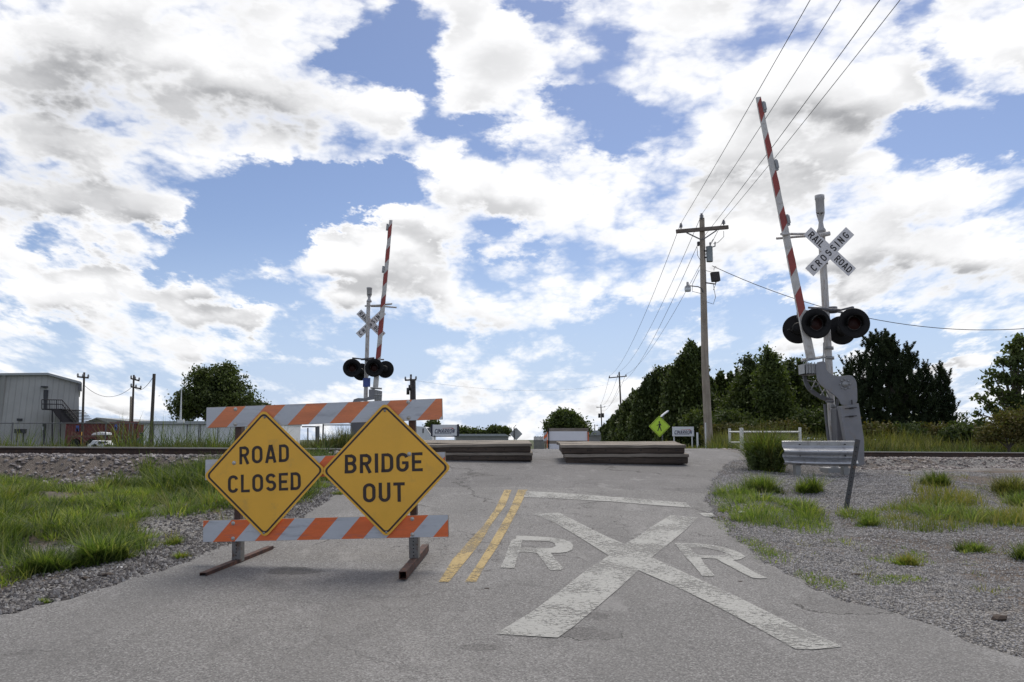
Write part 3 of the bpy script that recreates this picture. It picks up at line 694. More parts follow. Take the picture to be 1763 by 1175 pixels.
def text_mb(s, height, width, cx, cz, y, M=None, slant=0.0, wd=.17, mb=None, gap=.13):
    """centred line of text on the plane y, facing -y"""
    mb = mb or MB(); tot = sum(glyph(c)[0] for c in s) + gap * (len(s) - 1); sx = width / tot; x = 0
    for c in s:
        gw, st = glyph(c)
        for k, pts in enumerate(st):
            def T(px, pz, yy, k=k, x=x):
                p = Vector((cx + ((x + px) * sx - width / 2) + slant * (pz - .5) * height, yy - .0004 * k, cz + (pz - .5) * height))
                return M @ p if M else p
            stroke_faces(mb, pts, wd, y, y - .0012, T)
        x += gw + gap
    return mb
def diamond(half, rad, n=6):
    """square standing on its corner with rounded corners, as (x, z)"""
    s = half / math.sqrt(2) * 1.0; out = []
    for cx, cz, a0 in ((s - rad, s - rad, 0), (-(s - rad), s - rad, 90), (-(s - rad), -(s - rad), 180), (s - rad, -(s - rad), 270)):
        for i in range(n + 1):
            a = R(a0 + 90 * i / n); x, z = cx + rad * math.cos(a), cz + rad * math.sin(a)
            out.append(((x - z) / math.sqrt(2), (x + z) / math.sqrt(2)))
    return out
def ring(mb, outer, inner, y0, y1, M=None):
    n = len(outer); vs = [Vector((a, y, b)) for lp in (outer, inner) for y in (y0, y1) for a, b in lp]
    if M: vs = [M @ v for v in vs]
    fs = []
    for i in range(n):
        j = (i + 1) % n
        fs += [(i, j, 2 * n + j, 2 * n + i), (i, n + i, n + j, j), (2 * n + i, 2 * n + j, 3 * n + j, 3 * n + i)]
    return mb.add(vs, fs)
def bolt(mb, x, z, y, r=.016):
    mb.lathe([(0, -.012), (r * .6, -.012), (r * .6, -.004), (r * 1.5, -.003), (r * 1.5, 0)], 10, Matrix.Translation((x, y, z)) @ Matrix.Rotation(R(-90), 4, 'X'))

# ------------------------------------------------------------------ barricade with the two diamond signs
def striped_board(z0, z1, x0, x1, pairs, parent, orange, start, slope=1.0, tilt=0.0, name='board', first_orange=True, wmat='wsheet', y=-.05, **k):
    """plank with slanting stripes; the stripes are sheeting let into the face"""
    M = Matrix.Rotation(-tilt, 4, 'Y')
    b = MB(); b.box(x0, x1, y, y + .03, z0, z1)
    o = b.build(name, M_['board_edge'], parent, bevel=.003, **k)
    h = z1 - z0; edges = start; fw = MB(); fo = MB()
    def clip(xa, xb):
        """parallelogram from xa to xb at the bottom, leaning right, clipped to the board"""
        P = [(xa, z0), (xb, z0), (xb + h * slope, z1), (xa + h * slope, z1)]
        def cut(P, X, sgn):
            out = []
            for i in range(len(P)):
                p, q = P[i], P[(i + 1) % len(P)]; ip, iq = sgn * (p[0] - X) >= 0, sgn * (q[0] - X) >= 0
                if ip: out.append(p)
                if ip != iq: t = (X - p[0]) / (q[0] - p[0]); out.append((X, p[1] + t * (q[1] - p[1])))
            return out
        P = cut(P, x0 + .002, 1)
        return cut(P, x1 - .002, -1) if len(P) > 2 else []
    xs = [x0 - .4] + list(edges) + [x1 + .4]; orange_now = not first_orange
    for a, c in zip(xs[:-1], xs[1:]):
        P = clip(a, c)
        if len(P) > 2:
            P = [(p[0], min(max(p[1], z0 + .002), z1 - .002)) for p in P]
            (fo if orange_now else fw).prism(P, y - .0025, y - .0005)
        orange_now = not orange_now
    fw.build('white_stripe', M_[wmat], o); fo.build('orange_stripe', M_[orange], o)
    return o
bx, by = -1.795, 7.72
barr = empty('barricade', (bx, by, tz(bx, by)), (0, R(-1.9), R(-5.6)),
             label='orange and white striped barricade carrying ROAD CLOSED and BRIDGE OUT diamond signs on the road', cat='barricade')
def bl(px): return (px - 560) / 1361 * 7.72 * 1.012
def zb(X, s, ox=330): return bl(ox + X / s)
s3 = 3.455
ls = lambda *a: [zb(v, s3) for v in a]
o = striped_board(.245, .452, zb(68, s3), zb(1526, s3), 0, barr, 'osheet2', ls(-5, 130, 262, 385, 512, 636, 770, 900, 1030, 1165, 1300, 1437, 1590), .9, name='board', first_orange=False, label='bright orange and white striped bottom board')
o = striped_board(.84, 1.040, zb(75, s3), zb(1516, s3), 0, barr, 'osheet2', ls(85, 200, 300, 420, 510, 600, 700, 835, 950, 1080, 1190, 1310, 1430), .9, name='board', first_orange=True, label='middle striped board mostly hidden by the diamond signs')
o = striped_board(1.350, 1.553, zb(76, s3), zb(1505, s3), 0, barr, 'osheet', ls(85, 205, 330, 450, 578, 705, 833, 960, 1085, 1215, 1355, 1485), .95, name='board', first_orange=True, label='faded orange and white striped top board')
b = MB()
for X, Z in ((258, 1.525), (258, 1.378), (1306, 1.53), (1306, 1.378), (252, .42), (252, .275), (1318, .42), (1318, .275)): bolt(b, zb(X, s3), Z, -.0535, .013)
build_each(b, 'bolt', M_['boltwhite'], barr)
for X, top in ((267, 1.55), (1320, 1.635)):
    xc = zb(X, s3); p = MB(); p.box(xc - .032, xc + .032, -.02, .044, .12, top - (.0 if top < 1.6 else .09))
    post = p.build('post', M_['postbrown'], barr, bevel=.004)
    if top > 1.6:
        q = MB(); q.box(xc - .0 , xc + .034, -.010, .03, top - .09, top + .115)
        for i in range(4): q.lathe([(0.001, 0), (.007, 0), (.007, .002)], 8, Matrix.Translation((xc + .017, -.0105, top + .0 + i * .03)) @ Matrix.Rotation(R(90), 4, 'X'))
        q.build('post_extension', M_['dark'], post)
    f = MB()
    f.box(xc - .044, xc + .044, -.034, -.021, .05, .27); f.box(xc - .044, xc - .034, -.021, .056, .05, .27); f.box(xc + .034, xc + .044, -.021, .056, .05, .27); f.box(xc - .034, xc + .034, .046, .056, .05, .27)
    sl = f.build('sleeve', M_['sleeve'], barr, bevel=.002)
    f = MB()
    for i in range(6): f.lathe([(0.0005, 0), (.006, 0), (.006, .0015)], 8, Matrix.Translation((xc, -.0345, .075 + i * .033)) @ Matrix.Rotation(R(90), 4, 'X'))
    build_each(f, 'punched_hole', M_['black'], sl)
    k = MB(); M = Matrix.Translation((xc, 0, .02 + .02 * (X < 900))) @ Matrix.Rotation(R(4.0), 4, 'X') @ Matrix.Rotation(R(-7 if X < 900 else 2), 4, 'Z')
    for (a, c, d, e) in ((-.034, -.029, -.034, .034), (.029, .034, -.034, .034), (-.029, .029, .029, .034), (-.029, .029, -.034, -.029)): k.box(a, c, -.56, .62, d, e, M)
    k.build('skid', M_['rust'], barr)
def diamond_sign(cx, cz, half, lines, roll, label, ink):
    M = Matrix.Translation((cx, -.075, cz)) @ Matrix.Rotation(R(-roll), 4, 'Y')
    p = MB(); p.prism(diamond(half * 1.03, .05), 0, .004, M)
    s = p.build('warning_sign', M_['yellow'], barr, label=label)
    e = MB(); ring(e, diamond(half * .985, .045), diamond(half * .945, .036), -.0016, .0005, M); e.build('border', ink, s)
    for (w, h, wd, x, z) in lines: text_mb(w, h, wd, x, z, -.0006, M, wd=.158).build('lettering', ink, s)
    e = MB()
    for bx_, bz_ in ((-.0, -half * .95), (0.0, half * .9)): bolt(e, bx_, bz_, 0, .008)
    build_each(e, 'rivet', M_['galv'], s, world_co=False)
    for v in e.v[:0]: pass
    return s
s1 = diamond_sign(bl(457.6) + .005, .893, .600, [('ROAD', .174, .505, .0, .182), ('CLOSED', .174, .735, .0, -.092)], 1.0, 'yellow diamond sign reading ROAD CLOSED', M_['brownink'])
s2 = diamond_sign(bl(668.4) - .0, .893, .622, [('BRIDGE', .184, .765, -.02, .062), ('OUT', .184, .41, -.02, -.217)], 0.0, 'yellow diamond sign reading BRIDGE OUT', M_['brownink'])
for s_, c_ in ((s1, (bl(457.6) + .005, .893)), (s2, (bl(668.4), .893))):
    for r_ in s_.children:
        if r_.name.startswith('rivet'): r_.data.transform(Matrix.Translation((c_[0], -.075, c_[1])))
b = MB(); bolt(b, zb(259, s3), 1.0, -.076, .013); bolt(b, zb(1310, s3), 1.03, -.076, .014); build_each(b, 'bolt', M_['boltwhite'], barr)

# ------------------------------------------------------------------ crossing signals
def signal(mx, my, px_of, facing, label):
    """mast, bell, crossbuck, lamps, gate arm; built in world axes at (mx, my), all offsets in metres
       px_of(px, py, dy) gives a point on the plane dy in front of the mast"""
    base = tz(mx, my); root = empty('crossing_signal', (mx, my, base), label=label, cat='railroad signal', group='railroad crossing signals with gates')
    return root
def W(px, py, Y): return at(px, py, Y)
def mast_parts(root, mx, my, ztop, zbell, tiltx=0.0):
    base = root.location.z; m = MB()
    m.tube([(mx, my, base + .12), (mx, my, ztop)], [.075, .068], 20); m.build('mast', M_['mastpaint'], root, True)
    f = MB(); f.box(mx - .2, mx + .2, my - .2, my + .2, base - .3, base + .10)
    f.lathe([(.001, .16), (.14, .16), (.15, .10)], 16, Matrix.Translation((mx, my, base))); f.build('base', M_['galv'], root, True)
    b = MB(); T = Matrix.Translation((mx + tiltx, my, ztop)); h = zbell - ztop
    b.lathe([(.001, 0), (.095, 0), (.095, .06), (.05, .14), (.04, .26 * h), (.075, .38 * h), (.085, .42 * h)], 20, T)
    bell = b.build('bell', M_['galv'], root, True)
    c = MB()
    c.lathe([(.001, .45 * h), (.098, .45 * h), (.108, .50 * h), (.108, .88 * h), (.116, .90 * h), (.116, h), (.001, h * 1.02)], 24, T)
    for i in range(6):
        a = i * 1.047; c.tube([T @ Vector((.07 * math.cos(a), .07 * math.sin(a), .36 * h)), T @ Vector((.09 * math.cos(a), .09 * math.sin(a), .5 * h))], .008, 6)
    c.build('bell_dome', M_['bellgrey'], bell, True)
def crossbuck(root, c, y_front, L=1.22, wd=.23, yaw=0.0, rot=0.0, ang=46.0):
    """two crossed blades centred on c"""
    out = []
    for k, (a, txt) in enumerate(((ang, 'RR'), (-ang, 'X'))):
        # a > 0: falls to the right (RAIL ROAD); a < 0: rises to the right (CROSSING)
        M = Matrix.Translation(c) @ Matrix.Rotation(R(yaw), 4, 'Z') @ Matrix.Rotation(R(a + rot), 4, 'Y')
        dy = -.006 * k
        p = MB(); p.box(-L / 2, L / 2, dy, dy + .004, -wd / 2, wd / 2, M); s = p.build('crossbuck_blade', M_['xwhite'], root, True)
        t = MB()
        if txt == 'RR':
            text_mb('RAIL', .150, .36, -.365, 0, dy - .0004, M).build('lettering', M_['ink'], s, True); text_mb('ROAD', .150, .40, .375, 0, dy - .0004, M, mb=t)
        else: text_mb('CROSSING', .150, 1.06, 0, 0, dy - .0004, M, mb=t, gap=.36)
        t.build('lettering', M_['ink'], s, True); out.append(s)
    b = MB(); b.tube([c + Vector((0, -.012, 0)), c + Vector((0, -.007, 0))], .012, 8); b.tube([c + Vector((0, .0041, .09)), c + Vector((0, .1, .09))], .018, 8); b.tube([c + Vector((0, .0041, -.1)), c + Vector((0, .1, -.1))], .018, 8)
    build_each(b, 'clamp', M_['dark'], root, True)
def lamp(root, c, yaw, R0=.305):
    """flashing light; its face looks along -y before yaw"""
    M = Matrix.Translation(c) @ Matrix.Rotation(R(yaw), 4, 'Z') @ Matrix.Rotation(R(90), 4, 'X')     # local z -> -y
    d = MB(); d.lathe([(.13, .0), (.135, .012), (R0 - .02, .03), (R0, .022), (R0, .012), (R0 - .02, .006), (.13, -.02)], 40, M)
    d.lathe([(.001, -.17), (.10, -.17), (.125, -.13), (.13, .0)], 28, M)
    root_l = d.build('signal_lamp', M_['black'], root, True)
    h = MB(); n = 28; vs = []
    for k, (rr, t0) in enumerate(((.150, .02), (.150, .2), (.143, .2), (.143, .02))):
        for j in range(n + 1):
            a = math.pi * (-.12) + math.pi * 1.24 * j / n
            zz = t0 if k in (0, 3) else .09 + .17 * math.sin(math.pi * j / n)
            vs.append(M @ Vector((rr * math.cos(a), rr * math.sin(a), zz)))
    fs = [(k * (n + 1) + j, k * (n + 1) + j + 1, ((k + 1) % 4) * (n + 1) + j + 1, ((k + 1) % 4) * (n + 1) + j) for k in range(4) for j in range(n)]
    h.add(vs, fs, True); h.build('hood', M_['black'], root_l, True)
    l = MB(); l.lathe([(.001, .03), (.06, .026), (.11, .012), (.128, .002)], 28, M); l.build('lens', M_['lens'], root_l, True)
    r = MB(); r.lathe([(.128, .012), (.141, .016), (.141, .006)], 28, M); r.build('lens_rim', M_['dark'], root_l, True)
def gate_arm(root, p0, p1, w0, w1, bands, lamps_t, side, stripes_dir):
    """rectangular arm from p0 (butt) to p1 (tip), thin red bands on its face"""
    d = (p1 - p0); L = d.length; zx = d.normalized(); yx = Vector((0, 1, 0)); xx = yx.cross(zx).normalized(); yx = zx.cross(xx)
    M = Matrix((xx, yx, zx)).transposed().to_4x4(); M.translation = p0
    hw = lambda t: (w0 + (w1 - w0) * t) / 2
    a = MB(); vs = [Vector((sx * hw(t), sy * (.035 - .012 * t), t * L)) for t in (0, 1) for sx in (-1, 1) for sy in (-1, 1)]
    a.add([M @ v for v in vs], [(0, 1, 3, 2), (4, 6, 7, 5), (0, 4, 5, 1), (2, 3, 7, 6), (0, 2, 6, 4), (1, 5, 7, 3)])
    arm = a.build('gate_arm', M_['armwhite'], root, True)
    r = MB()
    for t0, t1 in bands:
        sl = .055 * stripes_dir / L * 1.6
        for sgn in (-1, 1):
            y = sgn * .0365; P = []
            for (x, t) in ((-1, t0 + sl), (1, t0 - sl), (1, t1 - sl), (-1, t1 + sl)):
                t = min(max(t, 0), 1); P.append(M @ Vector((x * (hw(t) + .0015), y - sgn * .0118 * t, t * L)))
            Q = [p - M.to_3x3() @ Vector((0, sgn * .003, 0)) for p in P]
            r.add(P + Q, [(0, 1, 2, 3), (4, 7, 6, 5), (0, 4, 5, 1), (1, 5, 6, 2), (2, 6, 7, 3), (3, 7, 4, 0)])
    r.build('red_stripe', M_['armred'], arm, True)
    for t in lamps_t:
        q = MB(); x = side * (hw(t) + .035); z = t * L
        q.box(min(x - .03, x + .03), max(x - .03, x + .03), -.05, .05, z - .08, z + .08, M); q.box(x - .045, x + .02, -.03, .03, z - .12, z + .11, M)
        build_each(q, 'arm_lamp', M_['galv'], arm, True)
    c = MB(); ts = np.linspace(.32, lamps_t[0], 14)
    c.tube([M @ Vector((side * (hw(t) + .012 + .008 * math.sin(i * 2.1)), .02, t * L)) for i, t in enumerate(ts)], .007, 6); c.build('cable', M_['wire'], arm, True)
    return arm, M, L

# -- near signal, right of the road
mx, my = 6.50, 15.8
near = empty('crossing_signal', (mx, my, tz(mx, my)), label='large railroad crossing signal with raised gate arm behind the guardrail, right of the road', cat='railroad signal', group='railroad crossing signals with gates')
zt = W(1414, 399, my).z; zbell = W(1413, 337, my).z
m = MB(); tb = W(1434.5, 755, my); tp = W(1414, 398, my)
m.tube([(tb.x, my, near.location.z - .05), (tp.x, my, zt)], [.077, .070], 20); m.build('mast', M_['mastpaint'], near, True)
f = MB(); f.box(tb.x - .22, tb.x + .22, my - .22, my + .22, near.location.z - .3, near.location.z + .08); f.build('base', M_['galv'], near, True)
def bell_at(root, x, y, z0, z1):
    b = MB(); T = Matrix.Translation((x, y, z0)); h = z1 - z0
    b.lathe([(.001, -.01), (.09, -.01), (.09, .03), (.06, .08), (.042, .26 * h), (.072, .42 * h), (.078, .45 * h)], 20, T)
    bell = b.build('bell', M_['bellgrey'], root, True); c = MB()
    c.lathe([(.001, .50 * h), (.078, .50 * h), (.086, .53 * h), (.088, .88 * h), (.097, .89 * h), (.097, h), (.001, h * 1.02)], 24, T)
    for i in range(6):
        a = i * 1.047; c.tube([T @ Vector((.07 * math.cos(a), .07 * math.sin(a), .42 * h)), T @ Vector((.085 * math.cos(a), .085 * math.sin(a), .54 * h))], .008, 6)
    c.build('bell_dome', M_['bellgrey'], bell, True)
bell_at(near, tp.x, my, zt, zbell)
crossbuck(near, W(1428.5, 433.5, my - .13), 0, L=1.235, wd=.232, ang=44.5)
# fork that steadies the raised arm
b = MB(); A = W(1424, 403, my + .1); 
b.tube([W(1423, 402, my + .05), W(1385, 403, my - .05), W(1345, 403.5, 15.30)], .028, 8); b.tube([W(1423, 405, my + .12), W(1372, 408, my + .05), W(1337, 411, my - .05)], .026, 8)
b.tube([W(1410, 406, my - .1), W(1428, 402, my - .1)], .05, 10)
b.build('arm_bracket', M_['mastpaint'], near, True)
b = MB(); 
for py in (404, 453, 600, 617, 700, 760): b.lathe([(.078, -.03), (.092, -.03), (.092, .03), (.078, .03)], 18, Matrix.Translation(W(1414 + (py - 399) * .0645, py, my)))
b.tube([W(1418, 590, my - .06), W(1418, 640, my - .06)], .012, 6)
build_each(b, 'clamp', M_['galv'], near, True)
# lamps
for (px, py, Y, yw) in ((1404.8, 557.5, my - .42, 4), (1470, 557, my - .36, -8)): lamp(near, W(px, py, Y), yw)
for (px, py, Y, yw) in ((1373.5, 567, my + .42, 165), (1449, 569, my + .48, 178)): lamp(near, W(px, py, Y), yw)
b = MB(); hub = W(1433, 534, my)
b.tube([W(1392, 530, my - .2), W(1412, 531, my - .12), W(1430, 534, my - .1), W(1448, 534, my - .15), W(1468, 529, my - .2)], [.022, .022, .035, .022, .022], 10)
b.tube([W(1385, 536, my + .25), W(1432, 536, my + .1), W(1450, 538, my + .3)], .022, 8)
b.tube([W(1404, 531, my - .2), W(1404, 541, my - .28)], .03, 8); b.tube([W(1468, 529, my - .2), W(1469, 541, my - .25)], .03, 8)
b.tube([W(1374, 537, my + .25), W(1374, 548, my + .3)], .03, 8); b.tube([W(1450, 538, my + .3), W(1449, 550, my + .34)], .03, 8)
b.lathe([(.078, -.06), (.10, -.06), (.10, .06), (.078, .06)], 18, Matrix.Translation(hub)); b.build('lamp_crossarm', M_['silver2'], near, True)
b = MB(); b.tube([W(1392, 570, my + .38), W(1360, 570, my + .3)], .02, 8); b.lathe([(.001, -.03), (.035, -.02), (.035, .02), (.001, .03)], 12, Matrix.Translation(W(1358.5, 569, my + .3))); b.build('side_lamp', M_['black'], near, True)
# arm
Ya = my - .35
p0, p1 = W(1396, 617, Ya), W(1305.3, 168, Ya)
def tpy(y): return (617 - y) / (617 - 168.0)
bands = [(tpy(a), tpy(c)) for a, c in ((542, 505), (473, 438), (397, 368), (338, 304), (271, 238), (206, 173))]
gate_arm(near, p0, p1, .165, .095, bands, [tpy(186), tpy(289), tpy(385)], 1, -1)
# gate mechanism: two goose-neck plates with lattice, collar, pivot and counterweight
def zz(X, Z): return 1320 + X / 3.455, 560 + Z / 3.455
def plate(pts, Y0, Y1):
    P = [W(*zz(*p), Y0) for p in pts]; return [(p.x, p.z) for p in P], Y0, Y1
def smooth_poly(pts, it=2):
    for _ in range(it):
        q = []
        for i in range(len(pts)):
            a, b_ = pts[i], pts[(i + 1) % len(pts)]
            q += [(a[0] * .78 + b_[0] * .22, a[1] * .78 + b_[1] * .22), (a[0] * .22 + b_[0] * .78, a[1] * .22 + b_[1] * .78)]
        pts = q
    return pts
front = [(290, 222), (352, 212), (355, 268), (392, 298), (440, 305), (505, 296), (535, 330), (540, 400), (540, 475), (445, 480), (430, 440), (375, 395), (320, 360), (298, 320)]
g_ = MB(); g_.prism(*plate(smooth_poly(front, 2), Ya - .16, Ya - .13)); g_.build('gate_support', M_['silver'], near, True, bevel=.006, label='grey goose-neck plate on the near side')
back = [(218, 232), (232, 228), (232, 300), (262, 372), (330, 420), (400, 440), (400, 462), (340, 450), (262, 405), (228, 360), (214, 290)]
g_ = MB(); g_.prism(*plate(smooth_poly(back, 2), Ya + .22, Ya + .26))
for (a, c) in (((240, 330), (300, 340)), ((262, 372), (330, 350)), ((300, 340), (340, 420)), ((330, 350), (380, 440)), ((290, 330), (262, 390)), ((345, 380), (320, 420))):
    g_.tube([W(*zz(*a), Ya + .2), W(*zz(*c), Ya - .1)], .014, 6)
g_.build('gate_support', M_['silver2'], near, True, label='lattice-braced plate on the far side')
g_ = MB(); 
x0, x1 = W(*zz(212, 240), Ya).x, W(*zz(292, 240), Ya).x; za, zc = W(*zz(250, 296), Ya).z, W(*zz(250, 240), Ya).z
g_.box(x0, x1, Ya - .13, Ya + .22, za, za + .02); g_.box(x0, x1, Ya - .13, Ya - .115, za, zc); g_.box(x0, x0 + .012, Ya - .13, Ya + .22, za, zc); g_.box(x0, x1 + .12, Ya - .15, Ya + .24, zc, zc + .022)
for i in range(5):
    xx_ = x0 + .02 + (x1 - x0 - .04) * i / 4
    g_.tube([(xx_, Ya - .14, za + .01), (xx_, Ya - .14, zc + .05)], .009, 6)
g_.tube([W(*zz(205, 215), Ya - .05), W(*zz(350, 190), Ya - .05)], .02, 8); g_.tube([W(*zz(212, 205), Ya + .1), W(*zz(360, 185), Ya + .1)], .02, 8)
g_.tube([W(*zz(240, 190), Ya - .1), W(*zz(240, 235), Ya - .1)], .012, 6); g_.tube([W(*zz(335, 180), Ya - .1), W(*zz(335, 225), Ya - .1)], .012, 6)
build_each(g_, 'arm_collar', M_['galv'], near, True)
g_ = MB(); pc = W(*zz(466, 352), Ya - .165); T = Matrix.Translation(pc) @ Matrix.Rotation(R(90), 4, 'X')
g_.lathe([(.001, .035), (.03, .035), (.035, .02), (.06, .018), (.062, .0)], 18, T)
for i in range(8):
    a = i * math.pi / 4; g_.lathe([(.001, .016), (.016, .016), (.018, 0)], 8, Matrix.Translation(pc + Vector((.095 * math.cos(a), 0, .095 * math.sin(a)))) @ Matrix.Rotation(R(90), 4, 'X'))
g_.build('pivot_hub', M_['galv'], near, True)
g_ = MB(); cw = [(433, 484), (548, 466), (580, 680), (582, 830), (534, 842), (505, 770), (470, 690)]
g_.prism(*plate(cw, Ya - .20, Ya - .07)); cwo = g_.build('counterweight', M_['silver'], near, True, bevel=.008)
g_ = MB()
for Z in (494, 543):
    g_.tube([W(*zz(466, Z + 3), Ya - .215), W(*zz(536, Z - 4), Ya - .215)], .008, 6); g_.tube([W(*zz(492, Z + 1), Ya - .22), W(*zz(516, Z - 1), Ya - .22)], .016, 8)
g_.box(W(*zz(478, 470), Ya).x, W(*zz(484, 470), Ya).x, Ya - .208, Ya - .195, W(*zz(480, 474), Ya).z, W(*zz(480, 448), Ya).z)
build_each(g_, 'fastener', M_['dark'], cwo, True)
g_ = MB(); g_.prism(*plate([(413, 500), (436, 486), (462, 690), (490, 770), (488, 790), (424, 790)], Ya + .02, Ya + .30)); g_.build('mechanism_case', M_['silver2'], near, True, bevel=.01)
g_ = MB(); g_.tube([W(*zz(352, 455), Ya), W(*zz(398, 455), Ya)], .022, 8); g_.tube([W(*zz(344, 470), Ya + .3), W(*zz(368, 690), Ya + .3)], .03, 8); g_.tube([W(*zz(420, 440), Ya + .1), W(*zz(418, 560), Ya + .1), W(*zz(412, 690), Ya + .12)], .03, 8)
build_each(g_, 'linkage', M_['silver2'], near, True)

# -- far signal, left of the road beyond the tracks
fx, fy = -4.96, 26.5
far = empty('crossing_signal', (fx, fy, tz(fx, fy)), label='smaller distant railroad crossing signal with raised gate arm, seen above the striped barricade', cat='railroad signal', group='railroad crossing signals with gates')
def Z6(X, Y_): return 560 + X / 5.34, 480 + Y_ / 5.34
tb, tp = W(629, 700, fy), W(634.5, 520, fy)
m = MB(); m.tube([(tb.x - .01, fy, far.location.z - .05), (tp.x, fy, tp.z)], [.075, .066], 16); m.build('mast', M_['mastpaint'], far, True)
f = MB(); f.box(tb.x - .22, tb.x + .22, fy - .22, fy + .22, far.location.z - .3, far.location.z + .1); f.build('base', M_['galv'], far, True)
bell_at(far, tp.x + .02, fy, tp.z, W(634, 495.5, fy).z)
crossbuck(far, W(*Z6(420, 415), fy + .13), 0, L=1.20, wd=.235, ang=44)
b = MB(); b.tube([W(*Z6(365, 252), fy), W(*Z6(500, 245), fy - .1), W(*Z6(612, 232), fy - .35)], .03, 8); b.tube([W(*Z6(420, 255), fy), W(*Z6(530, 255), fy + .1), W(*Z6(656, 266), fy + .1)], .028, 8)
b.build('arm_bracket', M_['mastpaint'], far, True)
for (X, Z, dy, yw) in ((248, 822, -.42, 8), (450, 820, -.40, -3)): lamp(far, W(*Z6(X, Z), fy + dy), yw, .31)
for (X, Z, dy, yw) in ((330, 858, .42, 180), (552, 835, .45, 172)): lamp(far, W(*Z6(X, Z), fy + dy), yw, .30)
b = MB(); b.tube([W(*Z6(248, 730), fy - .2), W(*Z6(340, 740), fy - .1), W(*Z6(450, 728), fy - .2)], .026, 8); b.tube([W(*Z6(330, 745), fy + .2), W(*Z6(400, 742), fy + .1), W(*Z6(540, 745), fy + .25)], .026, 8)
b.lathe([(.075, -.06), (.10, -.06), (.10, .06), (.075, .06)], 14, Matrix.Translation(W(*Z6(390, 745), fy)))
b.build('lamp_crossarm', M_['silver2'], far, True)
b = MB(); c_ = W(*Z6(381, 955), fy - .09); b.box(c_.x - .12, c_.x + .12, c_.y - .03, c_.y + .02, c_.z - .15, c_.z + .15); b.build('number_tag', M_['bluetag'], far, True)
Yf = fy + .0
p0, p1 = W(646.5, 668, fy - .3), W(673, 379.5, fy - .3)
def tfy(y): return (668 - y) / (668 - 379.5)
bands = [(tfy(360 + b_ / 3.2625), tfy(360 + a_ / 3.2625)) for a_, b_ in ((95, 165), (222, 298), (360, 430), (500, 553), (625, 710), (775, 845))]
gate_arm(far, p0, p1, .17, .105, bands, [tfy(392), tfy(466)], -1, -1)
g_ = MB(); P = [Z6(400, 1020), Z6(455, 1012), Z6(455, 1110), Z6(250, 1140), Z6(262, 1110), Z6(300, 1098), Z6(370, 1100), Z6(400, 1085)]
P = [W(a, c, fy - .5) for a, c in P]; g_.prism([(p.x, p.z) for p in P], fy - .5, fy - .46); g_.build('gate_support', M_['silver'], far, True)
g_ = MB(); P = [W(a, c, fy - .1) for a, c in (Z6(455, 1020), Z6(522, 1035), Z6(518, 1135), Z6(455, 1130))]; g_.prism([(p.x, p.z) for p in P], fy - .1, fy - .06)
for i in range(5): 
    a = W(*Z6(458 + 14 * i, 1035), fy - .5); g_.tube([a, a + Vector((0, 0, -.4))], .018, 6)
g_.tube([W(*Z6(415, 1005), fy - .5), W(*Z6(520, 1012), fy - .5)], .03, 8); g_.tube([W(*Z6(455, 1070), fy - .5), W(*Z6(522, 1075), fy - .5)], .03, 8)
build_each(g_, 'arm_collar', M_['galv'], far, True)
g_ = MB(); g_.prism([(W(612, 690, fy).x, far.location.z + .1), (W(650, 690, fy).x, far.location.z + .1), (W(650, 690, fy).x, W(650, 694, fy).z), (W(612, 690, fy).x, W(612, 694, fy).z)], fy - .5, fy - .2)
g_.build('counterweight', M_['silver2'], far, True)

# ------------------------------------------------------------------ guardrail and leaning post
gY = 14.5
def GZ(X, Z): return zz(X, Z)
gr = empty('guardrail', (W(1410, 790, gY).x, gY, tz(W(1410, 790, gY).x, gY)), label='short corrugated grey steel guardrail in front of the near crossing signal', cat='guardrail')
z_t, z_b = W(1410, 759.5, gY).z, W(1410, 802.5, gY).z; H = z_t - z_b
prof = [(0.0, 1.0), (-.012, .985), (-.004, .80), (-.008, .77), (-.115, .60), (-.122, .55), (-.118, .52), (-.006, .42), (.0, .37), (-.006, .33), (-.115, .14), (-.122, .09), (-.115, .06), (-.03, .0), (0.0, .0)]
n = 15; xL, xR = W(1350, 780, gY).x, W(1474, 780, gY).x; vs = []; b = MB()
for i in range(n):
    t = i / (n - 1); x = xL + (xR - xL) * t; yb = gY + .10 * (1 - t) * (1 - t) + .22 * max(0, t - .55) ** 2; kz = .03 * (1 - t) ** 3
    for dy, zf in prof: vs.append(Vector((x, yb + dy, z_b + H * zf - kz * (1 - zf) * -1)))
    for dy, zf in prof[::-1]: vs.append(Vector((x, yb + dy + .006, z_b + H * zf + kz * (1 - zf))))
k = len(prof) * 2; fs = [(i * k + j, i * k + (j + 1) % k, (i + 1) * k + (j + 1) % k, (i + 1) * k + j) for i in range(n - 1) for j in range(k)]
b.add(vs, fs, False); b.add(vs[:k], [tuple(range(k))]); b.add(vs[-k:], [tuple(range(k))]); b.build('rail_beam', M_['rail_galv'], gr, True)
for px in (1377, 1460):
    x = W(px, 790, gY).x; b = MB(); zb_ = tz(x, gY + .1) - .2
    b.box(x - .045, x - .037, gY + .12, gY + .25, zb_, z_t - .03); b.box(x + .037, x + .045, gY + .12, gY + .25, zb_, z_t - .03); b.box(x - .037, x + .037, gY + .18, gY + .188, zb_, z_t - .03); b.box(x - .045, x + .045, gY + .10, gY + .12, zb_, z_t - .06)
    p = b.build('post', M_['galv'], gr, True)
b = MB()
for px in (1377, 1455):
    for zf in (.86, .40, .05): p = W(px, 780, gY); b.tube([Vector((p.x, gY + .005, z_b + H * zf)), Vector((p.x, gY - .03, z_b + H * zf))], .012, 8)
build_each(b, 'bolt', M_['dark'], gr, True)
pb = gpt(1457, 877); pt = W(1477, 757, pb.y + .05)
lp = empty('leaning_post', tuple(pb), label='thin leaning steel post in the gravel in front of the guardrail', cat='post')
d = (pt - pb).normalized(); b = MB()
